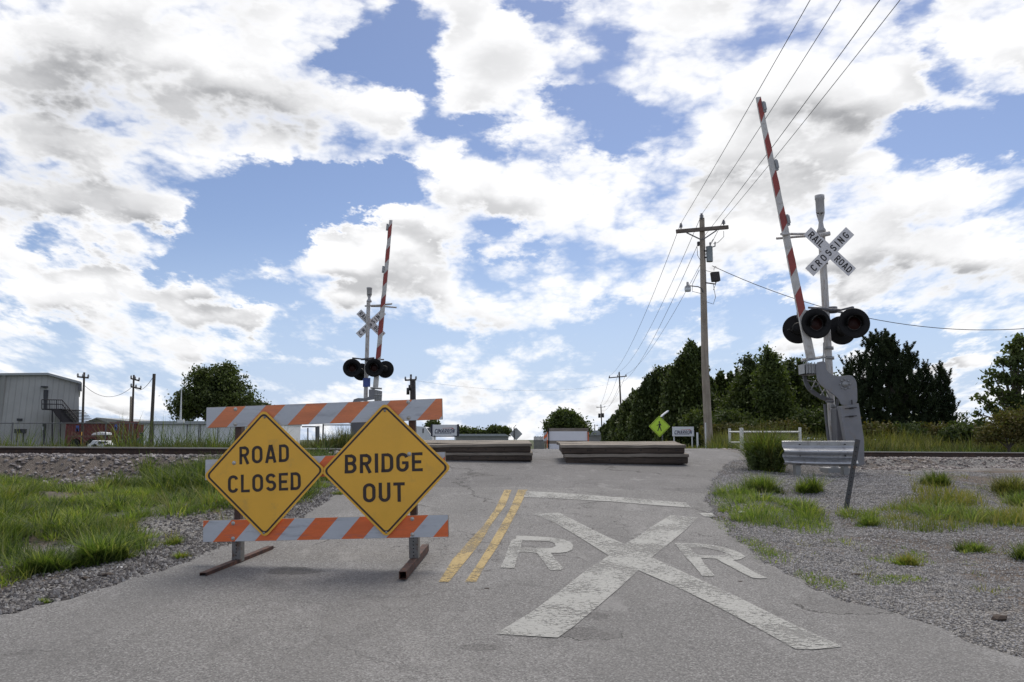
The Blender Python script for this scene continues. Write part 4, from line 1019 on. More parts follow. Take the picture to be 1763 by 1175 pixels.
q = Vector((0, 1, 0)).cross(d).normalized()
for (o1, o2, w1, w2) in ((-.035, .035, 0, .004), (-.004, .004, .004, .045)):
    vs = [p + q * a + Vector((0, c, 0)) for p in (pb - d * .1, pt) for a in (o1, o2) for c in (w1, w2)]
    b.add(vs, [(0, 1, 3, 2), (4, 6, 7, 5), (0, 4, 5, 1), (2, 3, 7, 6), (0, 2, 6, 4), (1, 5, 7, 3)])
b.build('post_shaft', M_['post_steel'], lp, True)
b = MB()
for i in range(14): b.tube([pb + d * (.08 + .06 * i) + Vector((0, -.002, 0)), pb + d * (.08 + .06 * i) + Vector((0, .001, 0))], .007, 8)
build_each(b, 'punched_hole', M_['black'], lp, True)

# ------------------------------------------------------------------ railway: two rails and ties
def rail_line(off, name, label):
    xs = np.concatenate([np.arange(-75, 75.1, 1.0)]); b = MB()
    prof = [(-.068, 0), (.068, 0), (.068, .012), (.012, .03), (.009, .13), (.036, .142), (.036, .170), (.030, .178), (-.030, .178), (-.036, .170), (-.036, .142), (-.009, .13), (-.012, .03), (-.068, .012)]
    vs = []; nx, ny = -.276, .9612; k = len(prof)
    for x in xs:
        cx = x; cy = 20.95 + .287 * x; zz_ = float(rail_z(x)) - .178
        for a, h in prof: vs.append((cx + nx * (off + a), cy + ny * (off + a), zz_ + h))
    fs = []; mi = []
    for i in range(len(xs) - 1):
        for j in range(k):
            fs.append((i * k + j, i * k + (j + 1) % k, (i + 1) * k + (j + 1) % k, (i + 1) * k + j)); mi.append(1 if j in (7, 6, 8) else 0)
    r = empty(name, (0, 20.95, float(rail_z(0)) - .18), label=label, cat='rail')
    b.add(vs, fs); b.mi = mi; b.build('rail_body', [M_['rail'], M_['railtop']], r, True)
rail_line(-.755, 'rail', 'nearer rusty steel rail with a worn bright top, running across the scene on ballast')
rail_line(.755, 'rail', 'farther rusty steel rail, just behind the nearer one')
# crossing surface: low timber panels hidden by the crest are part of the road sheet

# ------------------------------------------------------------------ stacked crossing mats on the road
def mat_stack(x0, x1, Y, zbot, h, depth, label, mirror, offs, sag=0.0):
    sl = math.radians(3.3)
    root = empty('timber_mat', ((x0 + x1) / 2, Y, zbot), (sl, 0, R(offs)), label=label, cat='timber mat', group='timber crossing mats stacked on the road')
    w = (x1 - x0) / 2; n = 5; dd = depth / n
    for i in range(n):
        b = MB(); seg = 8; wob = [rng.normal() * .004 for _ in range(seg + 1)]
        y0 = i * dd + (.006 if i else 0); y1 = (i + 1) * dd
        vs = []
        for j in range(seg + 1):
            t = j / seg; x = -w + 2 * w * t + (rng.normal() * .012 if j in (0, seg) else 0); dz = wob[j] - sag * math.sin(math.pi * min(1, t * 1.4)) * (1 if i == 0 else 0)
            vs += [(x, y0, h * .68 + dz), (x, y1, h * .68 + dz), (x, y1, h + dz), (x, y0, h + dz)]
        fs = [(j * 4 + a, j * 4 + (a + 1) % 4, (j + 1) * 4 + (a + 1) % 4, (j + 1) * 4 + a) for j in range(seg) for a in range(4)] + [(0, 1, 2, 3), (seg * 4, seg * 4 + 3, seg * 4 + 2, seg * 4 + 1)]
        b.add(vs, fs); b.build('plank', M_['matwood'], root, bevel=.006)
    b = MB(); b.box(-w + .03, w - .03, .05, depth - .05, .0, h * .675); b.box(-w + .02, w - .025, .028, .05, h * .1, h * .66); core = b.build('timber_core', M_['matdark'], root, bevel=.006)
    b = MB()
    for i in range(7):
        xx_ = -w + .2 + (2 * w - .4) * i / 6; b.lathe([(.001, .004), (.014, .004), (.016, -.004)], 10, Matrix.Translation((xx_, .026, h * .40)) @ Matrix.Rotation(R(90), 4, 'X'))
    build_each(b, 'bolt', M_['dark'], core)
    return root
sY = 16.45
def sx(px, py=785): return uw(px, py)[0] * sY
zs_ = lambda px, py: W(px, py, sY).z
zr0 = float(z_road(sx(1080), sY)) + .012
mat_stack(sx(973), sx(1187), sY, zr0, zs_(1080, 782) - zr0, 1.15, 'lower mat of the right timber stack on the road', 0, 0)
mat_stack(sx(965.5), sx(1181), sY - .03, zs_(1080, 782) + .004, zs_(1080, 766.5) - zs_(1080, 782), 1.15, 'upper mat of the right timber stack on the road', 0, 0)
zr1 = float(z_road(sx(830), sY)) + .012
mat_stack(sx(700), sx(918.5), sY, zr1, zs_(830, 780) - zr1, 1.15, 'lower mat of the left timber stack, partly behind the BRIDGE OUT sign', 0, 1.5, .0)
mat_stack(sx(696), sx(916), sY - .03, zs_(830, 780) + .004, zs_(830, 764.5) - zs_(830, 780), 1.2, 'upper mat of the left timber stack, partly behind the BRIDGE OUT sign', 0, 2.2, .018)

# ------------------------------------------------------------------ utility poles and wires
ATT = {}
def insulator(p, parent, s=1.0):
    b = MB(); T = Matrix.Translation(p) @ Matrix.Scale(s, 4)
    b.lathe([(.001, 0), (.03, 0), (.03, .05), (.09, .07), (.04, .09), (.085, .12), (.04, .14), (.08, .17), (.04, .19), (.05, .24), (.001, .25)], 12, T); b.build('insulator', M_['porcelain'], parent, True)
p1b, p1t = W(1221, 757, 34.5), W(1208.5, 376, 34.5)
up = empty('utility_pole', (p1b.x, 34.5, tz(p1b.x, 34.5)), label='tall weathered wooden utility pole with transformer, street lamp and crossarm beside the right-hand trees', cat='utility pole')
b = MB(); b.tube([(p1b.x, 34.5, up.location.z - .3), (p1b.x - .08, 34.5, up.location.z + 4), (p1t.x, 34.5, p1t.z)], [.19, .165, .115], 16); b.build('pole_shaft', M_['polewood'], up, True)
Yc = 34.5 - .19
cl, cr_ = W(1164, 399, Yc), W(1254, 391.5, Yc); b = MB(); dv = cr_ - cl; ang = math.atan2(dv.z, dv.x)
T = Matrix.Translation((cl + cr_) / 2) @ Matrix.Rotation(-ang, 4, 'Y'); b.box(-dv.length / 2, dv.length / 2, -.06, .06, -.085, .085, T); ca = b.build('crossarm', M_['armwood'], up, True, bevel=.008)
b = MB()
for a, c in (((1182, 401), (1207, 413)), ((1234, 397), (1210, 413))): b.tube([W(*a, Yc - .04), W(*c, Yc)], .03, 6)
build_each(b, 'brace', M_['silver2'], up, True)
ins = {'l': (1172.5, 394), 'r': (1246, 388)}
for kx, pp in ins.items():
    p = W(*pp, Yc); insulator(p, ca, 1.0); ATT[kx] = p + Vector((0, 0, .24))
p = W(1209, 378, 34.5) ; insulator(p - Vector((.05, .1, .05)), up, 1.2); ATT['c'] = W(1208.5, 369, 34.5)
ATT['n'] = W(1202, 420, 34.35)
b = MB(); b.box(ATT['n'].x - .04, ATT['n'].x + .05, 34.25, 34.4, ATT['n'].z - .1, ATT['n'].z + .08); b.build('neutral_bracket', M_['dark'], up, True)
tc_ = W(1221.5, 438, 34.4); b = MB(); hT = W(1221, 425, 34.4).z - W(1221, 451, 34.4).z
b.lathe([(.001, -hT / 2), (.14, -hT / 2), (.145, -hT / 2 + .03), (.145, hT / 2 - .04), (.155, hT / 2 - .03), (.155, hT / 2), (.001, hT / 2 + .04)], 20, Matrix.Translation(tc_)); tr = b.build('transformer', M_['transf'], up, True)
b = MB(); b.lathe([(.02, 0), (.045, .02), (.02, .05), (.045, .08), (.02, .1), (.045, .13), (.015, .2)], 10, Matrix.Translation(tc_ + Vector((.03, -.05, hT / 2))))
b.tube([tc_ + Vector((.12, 0, hT / 2 - .02)), tc_ + Vector((.26, 0, hT / 2 + .02)), tc_ + Vector((.27, 0, hT / 2 + .22))], .03, 8); b.build('bushing', M_['porcelain'], tr, True)
b = MB(); b.tube([tc_ + Vector((-.25, 0, .15)), tc_ + Vector((-.1, 0, .15))], .04, 6); b.tube([tc_ + Vector((-.25, 0, -.15)), tc_ + Vector((-.1, 0, -.15))], .04, 6); build_each(b, 'mount', M_['dark'], tr, True)
# flood light box on the right, street lamp on the left
fc = W(1231.5, 477, 34.3); b = MB(); b.box(-.18, .18, -.12, .12, -.22, .22, Matrix.Translation(fc) @ Matrix.Rotation(R(-6), 4, 'Y') @ Matrix.Rotation(R(12), 4, 'Z')); fl = b.build('flood_light', M_['dark'], up, True, bevel=.03)
b = MB(); b.tube([W(1214, 487, 34.4), W(1232, 489.5, 34.3), W(1233, 485, 34.3)], .03, 8); b.build('bracket', M_['dark'], fl, True)
b = MB(); b.tube([W(1211, 505, 34.4), W(1208, 497, 34.3), W(1202, 494, 34.2), W(1184, 492, 34.1)], .025, 8); sl_ = b.build('street_lamp', M_['silver2'], up, True)
lc = W(1184, 497, 34.1); b = MB(); b.lathe([(.001, .30), (.05, .29), (.06, .14), (.13, .08), (.14, .02)], 16, Matrix.Translation(lc)); b.build('lamp_housing', M_['galv'], sl_, True)
b = MB(); b.lathe([(.135, .02), (.15, -.02), (.13, -.14), (.001, -.16)], 16, Matrix.Translation(lc)); b.build('lamp_globe', M_['glass'], sl_, True)
b = MB()
for pts in (((1246, 398), (1246, 408), (1236, 418), (1228, 420)), ((1228, 412), (1223, 420), (1222, 425)), ((1200, 425), (1201, 440), (1206, 449)), ((1214, 466), (1230, 470), (1232, 490), (1228, 500)), ((1216, 520), (1228, 524), (1232, 512), (1228, 490)), ((1204, 465), (1192, 490), (1192, 502), (1208, 506)), ((1229, 466), (1230, 460), (1233, 459))):
    b.tube([W(*p, 34.2) for p in pts], .012, 5)
build_each(b, 'service_lead', M_['wire'], up, True)

def simple_pole(px_b, px_t, py_t, Y, arms, label, r=(.16, .10), mat='farpole', gear=False, group=None, extra=None):
    bt, tp_ = W(px_b, 750, Y), W(px_t, py_t, Y); z0 = tz(bt.x, Y)
    o = empty('utility_pole', (bt.x, Y, z0), label=label, cat='utility pole', group=group)
    b = MB(); b.tube([(bt.x, Y, z0 - .3), (tp_.x, Y, tp_.z)], list(r), 10); b.build('pole_shaft', M_[mat], o, True)
    out = []
    for (xa, xb, ya, yb) in arms:
        A_, B_ = W(xa, ya, Y - .15), W(xb, yb, Y - .15); b = MB(); b.tube([A_, B_], .075, 4, smooth=False); a_ = b.build('crossarm', M_[mat], o, True)
        for t in (.04, .5, .96):
            p = A_.lerp(B_, t); insulator(p, a_, 1.3)
            out.append(p + Vector((0, 0, .3)))
    if gear:
        for gx_, gy_, rr, hh in gear:
            c = W(gx_, gy_, Y - .2); b = MB(); b.lathe([(.001, -hh), (rr, -hh), (rr, hh), (.001, hh)], 10, Matrix.Translation(c)); b.build('transformer', M_['dark'], o, True)
    return o, out
P2, A2 = simple_pole(1072, 1066, 641, 114, [(1048, 1079, 651, 648)], 'second utility pole down the road, dark with a single crossarm')
P3, A3 = simple_pole(1037, 1034.5, 697, 222, [(1027, 1042, 702, 701)], 'third utility pole down the road, small and distant with two transformers', gear=[(1032, 716, .35, .6), (1038, 715.5, .35, .6)], r=(.2, .14))
P4, A4 = simple_pole(1024, 1024, 731, 480, [(1018, 1030, 734, 733)], 'fourth and farthest utility pole down the road, faint above the barricade', r=(.3, .25))
PL, AL = simple_pole(142.5, 145, 641.5, 72, [(133, 152.5, 649, 651)], 'left wooden utility pole with one crossarm beside the metal building', r=(.12, .09), mat='farpole')
PM, AM = simple_pole(227.5, 230.5, 646, 78, [(225, 240, 652, 656), (225, 243, 666, 670)], 'wooden utility pole with two crossarms behind the red containers', r=(.12, .09))
PR, AR_ = simple_pole(260.5, 265.5, 644, 52, [], 'thick bare wooden pole without a crossarm in front of the white shed', r=(.12, .10))
PS, AS_ = simple_pole(224.5, 225.5, 683, 88, [], 'thin pale pole just left of the two-armed utility pole', r=(.12, .10), mat='polewood')
PT, AT_ = simple_pole(709, 707.5, 645, 70, [(697, 717, 655, 654)], 'dark utility pole with transformer bank above the right end of the striped barricade', r=(.12, .09), gear=[(702.5, 674, .14, .3), (705.5, 668, .12, .25), (711, 672, .10, .22)])
PA = empty('antenna_mast', (W(311, 728, 58).x, 58, tz(W(311, 728, 58).x, 58) + 2.3), label='slim white antenna mast on the white shed roof', cat='antenna')
b = MB(); b.tube([W(310.5, 728, 58), W(311.5, 705, 58), W(312.5, 668, 58)], [.09, .06, .03], 8); b.build('mast_rod', M_['whiteish'], PA, True)
b = MB(); b.box(W(306, 728, 58).x, W(316, 728, 58).x, 57.9, 58.2, W(310, 728, 58).z, W(310, 723, 58).z); b.build('base', M_['whiteish'], PA, True)

def wire(name, a, b_, sag, r, label, group=None, mat='wire', n=26):
    pts = []
    for i in range(n + 1):
        t = i / n; p = Vector(a).lerp(Vector(b_), t); p.z -= sag * 4 * t * (1 - t); pts.append(p)
    m = MB(); m.tube(pts, r, 5, cap=False); return m.build(name, M_[mat], None, label=label, cat='wire', group=group)
dirn = Vector((-.077, -1, 0))
lab = {'l': 'leftmost overhead line on the big pole', 'c': 'overhead line from the top of the big utility pole', 'n': 'overhead neutral line, lowest on the big utility pole', 'r': 'rightmost overhead line from the big pole crossarm'}
offn = {'l': 0, 'c': 0, 'n': 0, 'r': 0}
TARGET = {'l': (1395, 0), 'c': (1448, 0), 'n': (1515, 0), 'r': (1550, 0)}
for kx in 'lcnr':
    a = ATT[kx]; u, w = uw(*TARGET[kx]); Y = 15.3; 
    # the span runs on over the camera to a pole behind it
    zc_ = EYE + w * Y if kx != 'n' else a.z - .9; 
    if kx == 'n': Y = (zc_ - EYE) / w
    q = Vector((u * Y, Y, zc_)); sl_m = (q - a); e = a + sl_m * (79.5 / (34.5 - Y)); e.z = a.z + .1
    T_ = (34.5 - Y) / 79.5; sag = (a.z + (e.z - a.z) * T_ - zc_) / (4 * T_ * (1 - T_))
    wire('power_line', e, a, sag, .009, lab[kx] + ', near span', 'overhead power lines along the road', n=60)
    far_t = {'l': A2[0], 'c': W(1066, 640, 114), 'n': W(1067.5, 660, 114), 'r': A2[2]}[kx]
    wire('power_line', a, far_t, 1.3, .012, lab[kx] + ', span to the second pole', 'overhead power lines along the road')
    f3 = {'l': A3[0], 'c': W(1034.5, 697, 222), 'n': W(1035, 706, 222), 'r': A3[2]}[kx]
    wire('power_line', far_t, f3, 1.6, .02, lab[kx] + ', distant span to the third pole', 'overhead power lines along the road')
wire('service_wire', W(1226, 458, 34.3), at(1900, 547, 34), 1.5, .016, 'single dark service wire crossing the sky to the right of the big pole')
wire('service_wire', W(145.5, 664, 72), W(227, 667, 78), 1.0, .02, 'sagging wire between the left pole and the two-armed pole')
wire('service_wire', W(232, 668, 78), W(264, 649, 52), .5, .018, 'wire rising from the two-armed pole to the bare thick pole')
wire('service_wire', W(717, 656, 70), W(1050, 662, 112), .9, .007, 'thin long wire from the transformer pole across the low sky')

# ------------------------------------------------------------------ trees
def leaf_cards(C, N, size, aspect=.55, flat=0.0):
    """quads centred on C with size array; random orientation"""
    n = len(C); a = rng.normal(size=(n, 3)); a[:, 2] *= (1 - flat); a /= np.linalg.norm(a, axis=1)[:, None]
    b = rng.normal(size=(n, 3)); b -= a * (a * b).sum(1)[:, None]; b /= np.linalg.norm(b, axis=1)[:, None]
    s = size[:, None]; A = a * s * .5; B = b * s * .5 * aspect
    V = np.stack([C - A, C + B - A * .1, C + A, C - B - A * .1], 1).reshape(-1, 3)
    return V, (np.arange(n) * 4)[:, None] + np.array([0, 1, 2, 3])
def crown(name, C, size, mat, parent, aspect=.55, **k):
    V, F = leaf_cards(C, None, size, aspect); return np_mesh(name, V, F, mat, parent, world_co=True, **k)
def in_lobes(lobes, n, Y, depth=.8, shell=.55, clump=.32, per=28, seed=1, fill=1.0):
    """leaf positions: clumps spread through ellipsoidal lobes given as (px, py, rx, ry[, dy]) at distance Y"""
    r = np.random.default_rng(seed); wts = np.array([l[2] * l[3] for l in lobes], float); wts /= wts.sum(); out = []
    nc = max(1, n // per)
    for l, wt in zip(lobes, wts):
        c = np.array(W(l[0], l[1], Y + (l[4] if len(l) > 4 else 0))); k = Y / FPX; R_ = np.array([l[2] * k, l[2] * k * depth, l[3] * k])
        m = max(1, int(nc * wt)); d = r.normal(size=(m, 3)); d /= np.linalg.norm(d, axis=1)[:, None]
        rad = (shell + (1 - shell) * r.uniform(size=m)) ** .8 * r.uniform(.66, 1.26, m)
        rad = np.where(r.uniform(size=m) < .35, rad * r.uniform(.3, 1, m), rad)
        cc = c + d * rad[:, None] * R_; cs = clump * r.uniform(.6, 1.5, m)
        P = cc[:, None] + r.normal(size=(m, per, 3)) * cs[:, None, None] * np.array([1, 1, .7]) * .6
        out.append(P.reshape(-1, 3))
    return np.concatenate(out)
def limbs(mb, base, tips, r0):
    for t in tips:
        t = Vector(t); m = base.lerp(t, .5) + Vector((0, 0, (t - base).length * .08)); mb.tube([base, m, t], [r0, r0 * .55, r0 * .15], 6, cap=False)
def broad_tree(label, Y, px_base, lobes, n, leaf, clump, mat='leaf', trunk=.3, group=None, seed=1, shell=.5, trunk_top=None, name='broadleaf_tree', zoff=0, per=28):
    x = W(px_base, 750, Y).x; z0 = tz(x, Y)
    o = empty(name, (x, Y, z0), label=label, cat='tree', group=group)
    b = MB(); c0 = np.mean([np.array(W(l[0], l[1], Y)) for l in lobes], 0); fork = Vector((x, Y, z0 + .35 * (c0[2] - z0)))
    b.tube([(x, Y, z0 - .3), fork], [trunk, trunk * .75], 8); limbs(b, fork, [W(l[0], l[1], Y) for l in lobes], trunk * .6)
    r = np.random.default_rng(seed)
    for l in lobes:
        c = W(l[0], l[1], Y); k = Y / FPX
        for _ in range(5):
            d = Vector(r.normal(size=3)).normalized(); limbs(b, c - Vector((0, 0, l[3] * k * .3)), [c + Vector((d.x * l[2] * k, d.y * l[2] * k * .8, d.z * l[3] * k)) * .85], trunk * .22)
    b.build('trunk', M_['tree_bark'], o, True)
    C = in_lobes(lobes, n, Y, clump=clump, seed=seed, shell=shell, per=per)
    crown('crown', C, leaf * rng.uniform(.6, 1.4, len(C)), M_[mat], o)
    return o
TG = 'dark trees beyond the railway'
broad_tree('dark round broadleaf tree behind the white shed', 76, 375, [(372, 668, 52, 38), (350, 690, 50, 36), (395, 690, 50, 34), (325, 708, 30, 22), (352, 650, 26, 20), (388, 642, 18, 16), (395, 634, 8, 9), (425, 702, 34, 18), (450, 706, 20, 14), (318, 690, 18, 26)], 30000, .26, .45, seed=3, group=TG, trunk=.35, shell=.45)
broad_tree('small round tree beyond the far barricade on the road', 105, 972, [(970, 724, 30, 17), (952, 734, 18, 12), (990, 732, 18, 13), (1002, 738, 12, 8), (972, 715, 18, 9)], 9000, .40, .55, seed=5, group=TG, trunk=.3, mat='leaf_light')
for i, (px, py, rx, ry, lb) in enumerate(((800, 743, 12, 7, 'low hazy tree just right of the white advertising board'), (826, 746, 12, 6, 'low distant tree between the advertising board and the grey sign back'), (852, 741, 10, 8, 'tallest low distant tree, near the grey back of a road sign'), (867, 743, 8, 6, 'small distant tree beside the grey back of a road sign'), (745, 731, 7, 7, 'small round treetop behind the white advertising board'))):
    broad_tree(lb, 165, px, [(px, py, rx, ry), (px + rx * .6, py + 3, rx * .7, ry * .7), (px - rx * .6, py + 3, rx * .7, ry * .6)], 1500, .6, .7, seed=20 + i, group='low distant trees on the horizon', trunk=.2)
def conifer(label, Y, px, py_top, hw, py_bot, n, leaf, seed, mat='cedar', group=TG, ragged=.34, spires=(), power=.75, name='cedar_tree'):
    """cone of upswept sprays on whorled branches"""
    r = np.random.default_rng(seed); top = W(px, py_top, Y); x = top.x; z0 = tz(x, Y); H = top.z - z0 - .2; rad = hw * Y / FPX
    o = empty(name, (x, Y, z0), label=label, cat='tree', group=group)
    b = MB(); b.tube([(x, Y, z0 - .3), (x, Y, z0 + H * .97)], [rad * .07 + .08, .02], 8)
    P = []; heads = [(x, Y, H, rad, 1.0)] + [(W(s[0], s[1], Y).x, Y + s[3] if len(s) > 3 else Y, W(s[0], s[1], Y).z - z0, s[2] * Y / FPX, .4) for s in spires]
    for _ in range(9):
        t = r.uniform(.1, .8); aa = r.choice([-1, 1]) * r.uniform(.55, .95); rr_ = rad * (1 - t) ** power
        heads.append((x + aa * rr_, Y + r.normal() * rr_ * .4, H * (t + r.uniform(.10, .2)), rad * r.uniform(.16, .3), .06))
    for (hx, hy, HH, rr, share) in heads:
        m = int(n * share / 34)
        t = r.uniform(size=m) ** 1.0; a = r.uniform(0, 6.283, m)
        lob = 1 + ragged * np.sin(a * 3 + t * 9 + hx) * .6 + r.normal(size=m) * ragged * .35
        rr_t = rr * (1 - t) ** power * lob; q = r.uniform(.45, 1.05, m)
        cx = hx + np.cos(a) * rr_t * q; cy = hy + np.sin(a) * rr_t * q; cz = z0 + .15 + HH * t + rr_t * q * .28
        for i in range(0, m, 7): b.tube([(hx, hy, max(z0, cz[i] - .4 * rr_t[i])), (cx[i], cy[i], cz[i])], [.04, .01], 4, cap=False)
        k = 34; s = (.12 + .16 * (1 - t)) * rr ** .5
        S_ = r.normal(size=(m, k, 3)) * s[:, None, None] * np.array([.7, .7, 1.25]); 
        P.append((np.stack([cx, cy, cz], 1)[:, None] + S_).reshape(-1, 3))
    b.build('trunk', M_['tree_bark'], o, True); C = np.concatenate(P); C = C[C[:, 2] > z0]
    a = r.uniform(0, 6.283, len(C)); L = leaf * r.uniform(.6, 1.5, len(C)); up = np.stack([np.cos(a) * .5, np.sin(a) * .5, r.uniform(-.1, 1.0, len(C))], 1) * L[:, None]
    sd = np.stack([-np.sin(a), np.cos(a), np.zeros(len(C))], 1) * (L * .26)[:, None]
    V = np.stack([C - up * .5, C + sd, C + up * .5, C - sd], 1).reshape(-1, 3)
    np_mesh('crown', V, (np.arange(len(C)) * 4)[:, None] + np.array([0, 1, 2, 3]), M_[mat], o, world_co=True)
    return o
conifer('tall pointed cedar just left of the big utility pole, highest of the row', 55, 1188, 595, 46, 750, 34000, .24, 11, spires=((1172, 622, 26), (1205, 608, 24), (1160, 640, 30), (1222, 660, 26)), power=.62)
conifer('broad cedar between the tall pointed cedar and the walking-person sign', 62, 1134, 641, 40, 750, 24000, .26, 12, spires=((1118, 655, 28), (1150, 640, 30), (1108, 672, 26)), power=.5)
conifer('cedar above the walking-person sign', 76, 1094, 679, 32, 750, 9000, .36, 13, spires=((1080, 694, 18), (1106, 676, 22)), power=.55)
conifer('lower cedar in front of the leaning second utility pole', 92, 1074, 699, 22, 750, 6000, .4, 14, spires=((1064, 712, 16),), power=.55)
conifer('small far cedar near the end of the roadside tree row', 115, 1056, 718, 16, 750, 4000, .45, 15, spires=((1048, 727, 12),), power=.6)
conifer('tiny last tree at the end of the roadside row', 150, 1040, 733, 12, 750, 2500, .5, 16, power=.6)
conifer('narrow cedar just right of the big utility pole', 56, 1241, 643, 22, 750, 9000, .28, 17, spires=((1231, 664, 16), (1257, 648, 18), (1270, 642, 16)), power=.6)
broad_tree('bushy tree with tall thin shoots behind the white pipe fence', 50, 1292, [(1292, 680, 34, 46), (1288, 650, 16, 30), (1275, 700, 30, 40), (1300, 635, 10, 20), (1284, 622, 6, 14), (1310, 700, 30, 36)], 14000, .2, .3, seed=31, group=TG, mat='leaf', per=20)
broad_tree('tall wispy tree with feathery shoots behind the white pipe fence', 47, 1326, [(1326, 670, 28, 50), (1319, 632, 9, 26), (1333, 636, 9, 24), (1342, 650, 10, 22), (1320, 608, 4, 12), (1334, 612, 4, 10), (1340, 700, 30, 36)], 14000, .2, .26, seed=32, group=TG, mat='leaf_light', per=20)
broad_tree('dark bushy tree behind the gate arm of the near signal', 49, 1372, [(1372, 690, 34, 52), (1360, 650, 18, 28), (1382, 648, 14, 26), (1358, 628, 7, 12), (1380, 630, 6, 12), (1395, 690, 26, 44), (1350, 710, 26, 34)], 15000, .2, .3, seed=33, group=TG, per=20)
broad_tree('dark tree filling the gap behind the near signal mast', 52, 1425, [(1420, 690, 30, 48), (1440, 700, 26, 44), (1410, 720, 30, 30)], 9000, .22, .32, seed=34, group=TG, per=20)
for i, (px, py_, Yd) in enumerate(((1300, 738, 45), (1345, 738, 44), (1440, 738, 46), (1500, 744, 38), (1555, 745, 38), (1612, 745, 38), (1668, 746, 34), (1250, 742, 44))):
    broad_tree(('low dark bush behind the middle of the white pipe fence', 'low dark bush behind the right part of the pipe fence', 'low dark bush behind the signal counterweight', 'low bush under the pine just right of the signal', 'low bush under the middle of the pine', 'low bush under the right half of the pine', 'low bush between the pine and the leafy tree', 'low bush just right of the big pole base')[i], Yd, px, [(px, py_, 36, 13), (px + 20, py_ + 2, 24, 11), (px - 22, py_ + 2, 24, 11)], 4500, .16, .24, seed=80 + i, group='low bushes under the trees right of the road', per=20, trunk=.06, name='bush', mat=('leaf', 'scrub')[i % 2])
for i, (px, Yd) in enumerate(((1215, 48), (1262, 46), (1400, 45))):
    broad_tree(('low dark shrub at the foot of the cedars beside the big pole', 'low dark shrub behind the first post of the pipe fence', 'low dark shrub behind the guardrail end')[i], Yd, px, [(px, 728, 34, 24), (px + 18, 735, 26, 18), (px - 20, 734, 24, 18)], 6000, .2, .3, seed=40 + i, group=TG, per=20, trunk=.1, name='shrub')
def pine(label, Y, px, tips, n, seed):
    """pine with bottle-brush shoots at the ends of its branches"""
    r = np.random.default_rng(seed); x = W(px, 750, Y).x; z0 = tz(x, Y)
    o = empty('pine_tree', (x, Y, z0), label=label, cat='tree', group=TG); b = MB()
    b.tube([(x, Y, z0 - .3), (x, Y, z0 + 1.8), W(px - 15, 640, Y)], [.28, .22, .08], 8); P = []; Dd = []
    for (tx, ty, rx, ry) in tips:
        c = W(tx, ty, Y); k = Y / FPX; m = max(5, int(rx * ry / 6))
        b.tube([(x, Y, max(z0 + .6, c.z - 1.6)), c], [.07, .03], 5, cap=False)
        for _ in range(m):
            q = c + Vector((r.uniform(-1, 1) * rx * k, r.uniform(-1, 1) * rx * k * 1.1, r.uniform(-1, 1) * ry * k))
            L = r.uniform(.4, .75); d = Vector((r.normal() * .35, r.normal() * .35, 1)).normalized(); nn = 90
            t = r.uniform(size=nn); base = np.array(q)[None] + np.array(d)[None] * (t * L)[:, None]
            a = r.uniform(0, 6.283, nn); od = np.stack([np.cos(a), np.sin(a), np.full(nn, .7)], 1); od /= np.linalg.norm(od, axis=1)[:, None]
            P.append(base); Dd.append(od * (.19 * (1.15 - t * .6))[:, None])
    b.build('trunk', M_['tree_bark'], o, True); B = np.concatenate(P); D = np.concatenate(Dd)
    sd = np.cross(D, r.normal(size=D.shape)); sd /= np.linalg.norm(sd, axis=1)[:, None]; sd *= .022
    V = np.stack([B - sd, B + sd, B + D], 1).reshape(-1, 3); np_mesh('crown', V, (np.arange(len(B)) * 3)[:, None] + np.array([0, 1, 2]), M_['pine'], o, world_co=True)
def Zr(X, Y_, a, b): return (1450 + X / 5.108, 560 + Y_ / 5.108, a / 5.108, b / 5.108)
pine('big dark pine with upright clumped shoots right of the near signal', 42, 1545, [Zr(*q) for q in (
    (290, 170, 60, 40), (340, 200, 90, 70), (430, 210, 45, 60), (220, 220, 35, 40), (400, 270, 90, 60), (185, 330, 32, 70), (215, 400, 50, 60), (320, 330, 60, 60), (500, 300, 40, 50), (575, 290, 30, 70), (620, 340, 25, 60),
    (440, 380, 110, 90), (580, 400, 60, 70), (65, 390, 40, 40), (50, 440, 40, 50), (100, 500, 60, 60), (300, 480, 130, 90), (520, 500, 110, 90), (680, 460, 25, 50), (740, 460, 25, 55), (660, 520, 60, 60),
    (790, 540, 40, 50), (870, 450, 35, 50), (880, 520, 45, 60), (930, 560, 30, 60), (200, 620, 120, 100), (420, 640, 150, 100), (640, 640, 110, 90), (800, 640, 90, 80), (920, 650, 50, 70), (960, 720, 35, 60),
    (220, 780, 130, 90), (430, 800, 160, 90), (640, 790, 130, 90), (820, 800, 110, 80), (940, 800, 45, 60), (250, 900, 130, 70), (480, 910, 170, 60), (700, 900, 130, 60), (860, 880, 100, 60), (960, 890, 35, 45), (110, 640, 60, 100), (110, 820, 60, 110))], 0, 51)
broad_tree('open leafy green tree at the right side, sky showing through its branches', 34, 1752, [Zr(*q) for q in (
    (1560, 150, 90, 60), (1500, 220, 70, 50), (1600, 280, 110, 90), (1400, 320, 60, 40), (1480, 340, 80, 60), (1320, 420, 50, 30), (1280, 500, 60, 30), (1430, 480, 90, 60), (1560, 480, 110, 90), (1700, 400, 140, 200),
    (1340, 580, 70, 40), (1230, 640, 50, 25), (1460, 640, 110, 70), (1300, 720, 70, 45), (1200, 780, 40, 25), (1420, 780, 90, 60), (1560, 700, 110, 120), (1230, 860, 60, 30), (1500, 850, 120, 60), (1700, 720, 130, 180))], 6800, .19, .20, mat='leaf_light', seed=61, group=TG, shell=.35, per=14, trunk=.16)
